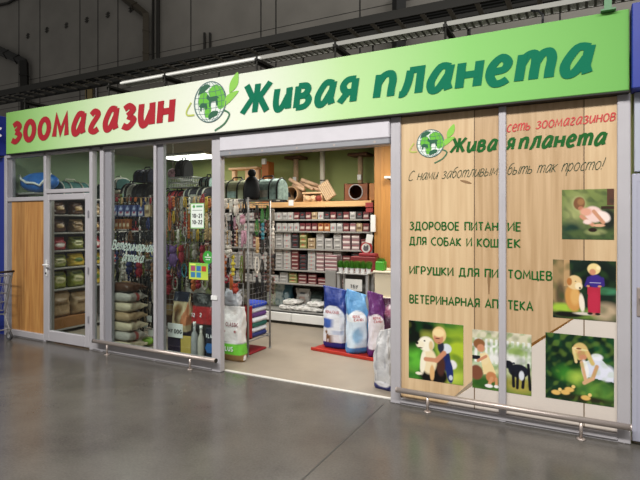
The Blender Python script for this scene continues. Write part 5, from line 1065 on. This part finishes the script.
# standing sacks on the floor by the windows
p = fl(229.5, 363)
t = thing('food_sack', 'white sack with green band and brown bottom by the left entrance post', 'sack', (p.x-.02, p.y+.12, .004))
sack('bag', .32, .66, .18, [('bg', 'dcd9d6'), ('r', 0, .0, 1, .13, '8a6a42'), ('r', 0, .13, 1, .33, '6cbf38'), ('r', .1, .52, .3, .56, '8c3038'), ('e', .75, .56, .07, .03, '9a3a3c', .3), ('l', 0, .36, 1, .34, .006, '9aa39a'), ('e', .6, .9, .2, .06, 'c9c0ba', .5)], t, [('bg', 'c9c5c0'), ('r', 0, .13, 1, .33, '5fae30'), ('r', 0, 0, 1, .13, '7a5c3a')], seed=51, nu=64, nv=56, top=.25)
brand(t, 'CLASSIC', -.05, .14, .43, .05, -.105, mat('brand_maroon', '7c2430', .5)); brand(t, 'PLUS', -.10, .06, .13, .06, -.105, WHL)
o = sack('food_sack', .22, .2, .12, [('bg', 'b4b7bd'), ('n', '8f9298', .5, 20, 5)], seed=52); place(o, 'translucent grey bag lying over the white sack with green band', 'sack', (p.x-.05, p.y+.14, .665))
W4 = 'behind the hours window'
def wsack(px, w, h, d, ops, lb, seed, y=.33, words=(), z=.004):
    t = thing('food_sack', lb, 'sack', (X(px, y-d/2), y, z)); sack('bag', w, h, d, ops, t, seed=seed, nu=56, nv=50, top=.2)
    for q in words: brand(t, q[0], q[1], q[2], q[3], q[4], -d/2-.012, q[5])
    return t
wsack(177.5, .26, .80, .16, [('bg', 'c9b48e'), ('r', 0, .86, 1, 1, '232838'), ('e', .45, .72, .3, .12, '8a6238', .4), ('e', .4, .62, .16, .13, '5a3a22', .3), ('p', [(.6, .5), (1, .85), (1, .5)], 'c9825a'), ('r', 0, .0, 1, .38, '2a2238'), ('r', .1, .15, .5, .2, 'b9b0c0')], 'beige sack with a brown dog picture '+W4, 61)
t = wsack(199.5, .35, .80, .16, [('bg', '1c1b1c'), ('n', '6f6c6a', .5, 70, 3), ('r', 0, .55, 1, .80, 'a8262a'), ('r', 0, 0, 1, .3, '15151a'), ('n', '3a3838', .3, 60, 5)], 'black speckled sack with red label band '+W4, 62, words=(('12', -.12, -.06, .52, .05, WHL), ('2', .01, .045, .53, .05, WHL)))
def card(px0, px1, py0, py1, y, c, name, lb, cat, words=(), d=.02, onfloor=True):
    a = at(px0, py1, y); b = at(px1, py0, y); t = thing(name, lb, cat, ((a.x+b.x)/2, y, .004 if onfloor else a.z)); w_ = (b.x-a.x); zz = b.z-t.location.z
    mb = MB(); mb.rbox((-w_/2, 0, 0), (w_/2, d, zz), .004); mb.obj('box' if onfloor else 'card', c if not isinstance(c, str) else cmat(c), t)
    for s_, u0, u1, v0, hh, cc in words: mb = MB(); text(mb, s_, -w_/2+u0*w_, -w_/2+u1*w_, v0*zz, hh, -.003, CAP, wd=.24, shear=0); mb.obj('lettering', cc, t)
    return t
card(167.5, 180, 336, 352, .19, '2c2338', 'treat_box', 'dark purple treat box below the MY DOG card', 'box', d=.05)
card(167.5, 182.5, 324.5, 336.5, .16, WHITE, 'name_card', 'white card reading MY DOG in black', 'card', [('MY', .05, .38, .3, .055, BLACK), ('DOG', .46, .96, .3, .055, BLACK)], d=.006, onfloor=False)
card(180.5, 190.5, 337.5, 353, .17, 'b8a050', 'treat_box', 'mustard yellow box on the floor '+W4, 'box', d=.05)
for i, (px, hpx, c, lb) in enumerate(((194.5, 322, '9a9a9c', 'tall grey bottle on the floor '+W4), (201, 326, 'b9b2a8', 'cream bottle with narrow neck next to the blue badge'))):
    H = Z(px, hpx, .2); mb = MB(); mb.lathe([(.036, 0), (.042, .02), (.042, H*.55), (.036, H*.68), (.016, H*.78), (.016, H*.9)], n=16); t = thing('spray_bottle', lb, 'bottle', (X(px, .2), .2, .004)); mb.obj('bottle_body', cmat(c, .4), t, True); mb = MB(); mb.lathe([(.019, H*.9), (.019, H)], n=12); mb.obj('cap', WHITE, t, True)
card(205.5, 213, 329, 353, .2, '1d2233', 'treat_box', 'navy box at the right end of the hours window floor', 'box', [('FLA', .1, .9, .72, .05, WHL)], d=.06)
p = at(207.5, 349, .15); mb = MB(); mb.prism([(.065*math.cos(a), .065*math.sin(a)) for a in [math.pi/3*i for i in range(6)]], 0, .012); o = mb.obj('badge', cmat('2f66a8', .4)); tag(o, 'blue six-sided badge at the foot of the navy box', 'badge'); o.location = (p.x, .18, p.z)
card(186.5, 205.5, 287.5, 292.5, GY-.03, 'c9c6bc', 'shelf_card', 'pale card strip above the black sack', 'card', d=.006, onfloor=False)
# green ball
mb = MB(); p = at(146.5, 334, .45); mb.ball((0, 0, .06), (.09, .08, .055), n=16); tag(mb.obj('pet_ball', cmat('7da33a')), 'flattened green ball low behind the script window', 'ball').location = (p.x, .47, .005+.0)

# ------------------------------------------------------------------ notices on the glass
GZ = .012
def glass_txt(s, pa, pb, y0, y1, h, label, m1, m2):
    t = thing('window_lettering', label, 'lettering', (X(pa), GZ, Z(pa, y0)))
    for wd_, m, yy_ in ((.34, m1, .0), (.14, m2, -.0015)): mb = MB(); text(mb, s, 0, X(pb)-X(pa), 0, h, yy_, LOW, wd=wd_*.99 if wd_ > .2 else wd_, shear=.3, gap=.25, z1=Z(pb, y1)-Z(pa, y0)); mb.obj('letter_outline' if wd_ > .2 else 'letter_core', m, t)
    return t
OUTW = mat('decal_white', 'dfe9e2', .4); DG2 = mat('decal_green', '1f6b48', .4)
def glass_word(s, pa, pb, y0, y1, h, label):
    t = thing('window_lettering', label, 'lettering', (X(pa), GZ, Z(pa, y0)))
    W = X(pb)-X(pa); dz_ = Z(pb, y1)-Z(pa, y0); tot = sum(LOW[c][0]+.22 for c in s)-.22+.09
    for wd_, m, yy_, nm in ((.21, OUTW, 0, 'letter_outline'), (.07, DG2, -.0025, 'letter_core')):
        mb = MB(); q = 0; k = 0
        for c in s:
            for st in LOW[c][1:]:
                P = oval(*st[1:], n=14)[:-1] if st[0] == 'o' else smooth_line(st[1:]) if st[0] == 's' else list(st[1:])
                k += 1; fn = lambda a_, b_, q=q: (W/tot*(q+a_)+.3*h*(b_-.5), h*b_+dz_*q/tot); stroke(mb, P, wd_, fn, yy_-.0001*(k % 6), st[0] == 'o')
            q += LOW[c][0]+.22
        mb.obj(nm, m, t)
glass_word('Ветеринарная', 112, 153.5, 249, 252.5, .08, 'white and green handwritten word on the glass, upper of two lines')
glass_word('аптека', 122, 143, 261, 263, .08, 'white and green handwritten word on the glass, lower of two lines')
a = at(190, 228.5); b = at(203.5, 203); t = thing('hours_sheet', 'white sheet with green edge and opening hours taped to the glass', 'notice', (a.x, GZ-.002, a.z)); w_, h_ = b.x-a.x, b.z-a.z
picture('sheet', 0, w_, 0, h_, 0, [('bg', 'dfe6dc'), ('r', 0, 0, .04, 1, '8fc07c'), ('r', .96, 0, 1, 1, '8fc07c'), ('r', 0, 0, 1, .03, '8fc07c'), ('r', 0, .97, 1, 1, '8fc07c'), ('e', .25, .87, .12, .07, '3f9a3a', .3), ('r', .42, .84, .88, .9, '5f9a6c'), ('r', .15, .70, .85, .73, '7c8a80')], t, n=40, m=P_PAPER)
for s_, v in (('10-21', .42), ('10-22', .17)): mb = MB(); text(mb, s_, .12*w_, .88*w_, v*h_, .17*h_, -.002, CAP, wd=.2, shear=0); mb.obj('lettering', BLACK, t)
p = at(207.3, 257.5); t = thing('round_sticker', 'round green sticker with white marks on the glass', 'sticker', (p.x, GZ-.002, p.z)); R_ = .075
mb = MB(); mb.prism([(R_*math.cos(a_), R_*math.sin(a_)) for a_ in np.linspace(0, 2*math.pi, 33)[:-1]], 0, .002); mb.obj('disc', cmat('3f9a3c', .4), t)
mb = MB(); mb.prism([(-.012, .02), (.012, .02), (0, .05)], -.001, 0); mb.prism([(-.045, -.002), (.045, -.002), (.045, .008), (-.045, .008)], -.001, 0); mb.obj('mark', WHITE, t)
for k in (-1, 0, 1): mb = MB(); mb.prism([(k*.022+.008*math.cos(a_), -.024+.008*math.sin(a_)) for a_ in np.linspace(0, 6.28, 9)[:-1]], -.001, 0); mb.obj('dot', WHITE, t)
a = at(188.5, 279); b = at(207.5, 263.5); t = thing('window_poster', 'green and yellow square poster with coloured squares below the round sticker', 'poster', (a.x, GZ-.003, a.z)); w_, h_ = b.x-a.x, b.z-a.z
picture('sheet', 0, w_, 0, h_, 0, [('grad', 'c6d24a', '7fbf4a'), ('r', .05, .86, .35, .94, 'e3e86a')]+[('r', .1+.29*i, .12+.38*j, .33+.29*i, .44+.38*j, c) for i, j, c in ((0, 1, 'a34a6a'), (1, 1, '3a6fa8'), (2, 1, 'b8402c'), (0, 0, '3a78a8'), (1, 0, '2f7fae'))], t, n=48, m=P_PAPER)
mb = MB(); a = at(159, 197, .05); a = at(216.5, 297); mb = MB(); mb.rbox((a.x-.05, -.04, a.z-.03), (a.x+.04, -.031, a.z+.02), .003); tag(mb.obj('lock_plate', WHITE), 'white lock plate on the left entrance post', 'lock')

# ------------------------------------------------------------------ left wall shelving
LX = -6.9
lz = [onx(55, p, LX).z for p in (0,)] if False else [.08, .68, 1.0, 1.26, 1.53, 1.80, 2.06]
unit('grey shelving along the left side wall seen through the glazed door', -7.45, LX, .20, 3.2, lz, along='y')
SK = {'kraft': ('kraft brown', [('bg', '9c8262'), ('n', 'b39a78', .6, 14, 4), ('r', .2, .5, .8, .66, '6f5638')]), 'olive': ('olive green', [('bg', '7a7f34'), ('e', .5, .5, .38, .22, 'c9c49a', .2), ('r', .2, .75, .8, .88, '3f4a1e'), ('e', .5, .48, .2, .12, '5a6a2c', .3)]),
 'grey': ('grey', [('bg', 'a09a92'), ('r', 0, .4, 1, .5, '8c3a34'), ('r', .2, .6, .8, .8, 'cfcac2')]), 'redw': ('red and white', [('bg', 'a32e38'), ('e', .5, .4, .4, .2, 'dcd0cc', .2)]), 'yellow': ('yellow', [('bg', 'c0a234'), ('e', .5, .5, .35, .2, '4f6a2a', .2)]), 'brown': ('dark brown', [('bg', '4b3022'), ('e', .5, .5, .35, .2, 'a8895a', .2)]), 'beigew': ('beige', [('bg', 'b8aa90'), ('r', .1, .4, .9, .46, '8c3030')])}
SP = {}
def ssack(kind, w, h, d, loc, lb, group, rot=(0, 0, math.pi/2)):
    key = (kind, w, h, d)
    if key not in SP: SP[key] = sack('food_bag', w, h, d, SK[kind][1], seed=len(SP), nu=28, nv=22, top=.2); return place(SP[key], lb, 'bag', loc, group=group, rot=rot)
    return dup(SP[key], loc, label=lb, group=group, rot=rot)
seqs = [(1, .24, .26, ['olive', 'olive', 'yellow', 'olive', 'grey', 'kraft', 'grey', 'redw', 'kraft']), (2, .24, .20, ['olive', 'yellow', 'yellow', 'redw', 'grey', 'kraft', 'olive', 'grey', 'redw']), (3, .22, .20, ['redw', 'olive', 'redw', 'redw', 'grey', 'brown', 'kraft', 'brown', 'grey']),
        (4, .20, .20, ['brown', 'kraft', 'brown', 'yellow', 'grey', 'redw', 'brown', 'kraft', 'grey']), (5, .20, .2, ['brown', 'brown', 'kraft', 'grey', 'brown', 'redw', 'kraft', 'brown', 'grey'])]
for si, ww, hh, seq in seqs:
    for i, kd in enumerate(seq):
        if i*.31+.38 > 3.1: break
        ssack(kd, ww, hh, .18, (LX-.14, .40+i*.31, lz[si]+.001), '%s food bag, %s shelf of the left side shelving, %s from the door' % (SK[kd][0], ORD[si], NTH[i]), 'bags on the left side shelving')
ssack('kraft', .34, .38, .26, (LX-.17, .42, lz[0]+.17), 'large kraft paper sack leaning low behind the glazed door, nearest', 'large kraft sacks')
ssack('kraft', .34, .34, .26, (LX-.17, .80, lz[0]+.17), 'large kraft paper sack leaning low behind the glazed door, further back', 'large kraft sacks')
mb = MB(); mb.rbox((LX-.38, .24, lz[0]+.001), (LX-.02, 1.02, lz[0]+.165), .006); tag(mb.obj('carton', mat('cardboard', '8f6238', .8, noise=.15)), 'brown cardboard box lying at the bottom behind the glazed door', 'carton')
for j in range(7):
    kd = ('beigew', 'grey', 'beigew', 'kraft', 'beigew', 'grey', 'brown')[j]
    ssack(kd, .40, .31, .125, (X(126, .2)+(j % 3-1)*.01, .075, .072+j*.127), '%s sack lying in the stack at the left of the script window, %s' % (SK[kd][0], ('lowest', 'second from below', 'third from below', 'middle', 'third from top', 'second from top', 'topmost')[j]), 'sacks lying in the window stack', rot=(math.radians(-90), 0, math.radians(3*(j % 3)-3)))
for i in range(8):
    kd = ('brown', 'kraft', 'grey', 'brown', 'redw', 'brown', 'grey', 'brown')[i]; x_ = (rb0+.15+i*.26) if i < 4 else (ra0+.17+(i-4)*.27)
    if x_ < ra1-.45: ssack(kd, .24, .50, .14, (x_, .88, .201), '%s upright sack on the lowest wire shelf, %s from the left' % (SK[kd][0], NTH[i]), 'upright sacks on the lowest wire shelves', rot=(0, 0, 0))
# blue sack and teal bag behind the transoms
t = thing('blue_bag', 'big blue inflated bag with white rope behind the upper left window', 'bag', (-7.24, .25, 2.135)); 
mb = MB(); mb.ball((0, 0, .15), (.43, .13, .15), n=24, k=12); mb.obj('bag', mat('blue_film', '2c6fc0', .35, noise=.3, nscale=6, bump=.5), t, True)
mb = MB(); mb.tube([(-.40, -.05, .27), (-.25, -.12, .20), (-.1, -.135, .14), (.08, -.135, .13), (.2, -.125, .09), (.36, -.06, .27)], .018, n=8); mb.obj('rope', WHITE, t, True)
mb = MB(); mb.rbox((-7.695, .11, 2.10), (X(46, .3), .39, 2.13), .005); o = tag(mb.obj('top_board', mat('shelf_grey', '9f9d98')), 'grey board carrying the blue bag above the wooden infill panel', 'shelf')
mb = MB(); mb.prism([(-7.69, 1.95), (-7.69, 2.10), (-7.5, 2.10)], .22, .25); mb.obj('wall_support', PALE, o)
carrier('pet_carrier', 'teal soft bag behind the window over the glazed door', (LX-.25, .70, lz[6]+.001), .5, .36, .26, mat('deep_teal', '2f5f5c', .7, noise=.2), GREYC, DGC, rz=math.pi/2)
carrier('pet_carrier', 'dark green soft bag further back on the left side shelving', (LX-.25, 1.5, lz[6]+.001), .5, .36, .26, mat('dark_teal', '27463f', .7, noise=.2), GREYC, DGC, rz=math.pi/2)
# ceiling lamps of the store
for i, (x_, y_, L, Wd, lb) in enumerate(((-6.5, 2.75, 1.1, .55, 'square white ceiling light at the back left of the store'), (-5.3, 1.0, .5, .12, 'short narrow ceiling light near the front of the hours window'), (-3.4, 1.6, 1.1, .12, 'narrow white ceiling light in the middle of the store'), (-1.5, 1.4, 1.1, .12, 'narrow white ceiling light at the right of the store'))):
    t = thing('ceiling_light', lb, 'ceiling light', (x_, y_, 2.945)); mb = MB(); mb.rbox((-L/2-.02, -Wd/2-.02, -.04), (L/2+.02, Wd/2+.02, 0), .006); mb.obj('housing', WHITE, t)
    mb = MB(); mb.rbox((-L/2, -Wd/2, -.05), (L/2, Wd/2, -.041), .002); mb.obj('diffuser', mat('lamp_glow', 'fdfbf5', .4, emis=4), t)

# ------------------------------------------------------------------ shopping cart at the left edge
ce = fl(9.4, 340); cx_, cyy = ce.x, ce.y
t = thing('shopping_cart', 'chrome shopping cart partly cut off at the left edge', 'shopping cart', (cx_-.42, cyy-.24, 0), 0)
r1 = .46
mb = MB()
def basket_side(y, n=12):
    for i in range(n+1):
        f_ = i/n; xb = -.40+.72*f_; mb.tube([(xb, y*.82, .42+.10*f_*0), (-.50+.92*f_, y, .92)], .0035, n=5)
    for j in range(5): f_ = j/4; mb.tube([(-.40-.10*f_, y*(.82+.18*f_), .42+.5*f_), (.32+.10*f_, y*(.82+.18*f_), .42+.5*f_)], .0045 if j < 4 else .008, n=6)
for y in (-.26, .26): basket_side(y)
for j in range(5):
    f_ = j/4
    for s_ in (-1, 1): x_ = (-.40-.10*f_) if s_ < 0 else (.32+.10*f_); mb.tube([(x_, -.26*(.82+.18*f_), .42+.5*f_), (x_, .26*(.82+.18*f_), .42+.5*f_)], .005, n=6)
for i in range(9): y = -.21+.42*i/8; mb.tube([(-.40, y, .42), (.32, y, .42)], .0035, n=5); mb.tube([(.32, y, .42), (.42, y*1.2, .92)], .0035, n=5); mb.tube([(-.40, y, .42), (-.5, y*1.2, .92)], .0035, n=5)
mb.obj('basket', CHROME, t)
mb = MB()
for y in (-.24, .24): mb.tube([(.48, y*1.05, .98), (.30, y, .36), (.42, y, .15)], .011, n=8); mb.tube([(.30, y, .36), (-.38, y*.85, .30), (-.46, y*.85, .15)], .011, n=8)
mb.tube([(.42, -.24, .16), (.42, .24, .16)], .009, n=8); mb.tube([(-.46, -.2, .16), (-.46, .2, .16)], .009, n=8); mb.obj('frame', CHROME, t)
mb = MB(); mb.tube([(.48, -.27, .985), (.48, .27, .985)], .016, n=10); mb.obj('handle', cmat('2a2a2c', .4), t, True)
for x_, y in ((.42, -.24), (.42, .24), (-.46, -.2), (-.46, .2)):
    mb = MB(); mb.tube([(x_, y-.014, .062), (x_, y+.014, .062)], .06, n=20); w_ = mb.obj('wheel', cmat('4a4a4c'), t)
    mb = MB(); mb.tube([(x_, y-.017, .062), (x_, y+.017, .062)], .03, n=14); mb.obj('hub', cmat('b0b0b2'), w_)
    mb = MB(); mb.box((x_-.012, y-.022, .06), (x_+.012, y-.017, .16)); mb.box((x_-.012, y+.017, .06), (x_+.012, y+.022, .16)); mb.box((x_-.02, y-.022, .15), (x_+.02, y+.022, .165)); mb.obj('caster_fork', CHROME, t)
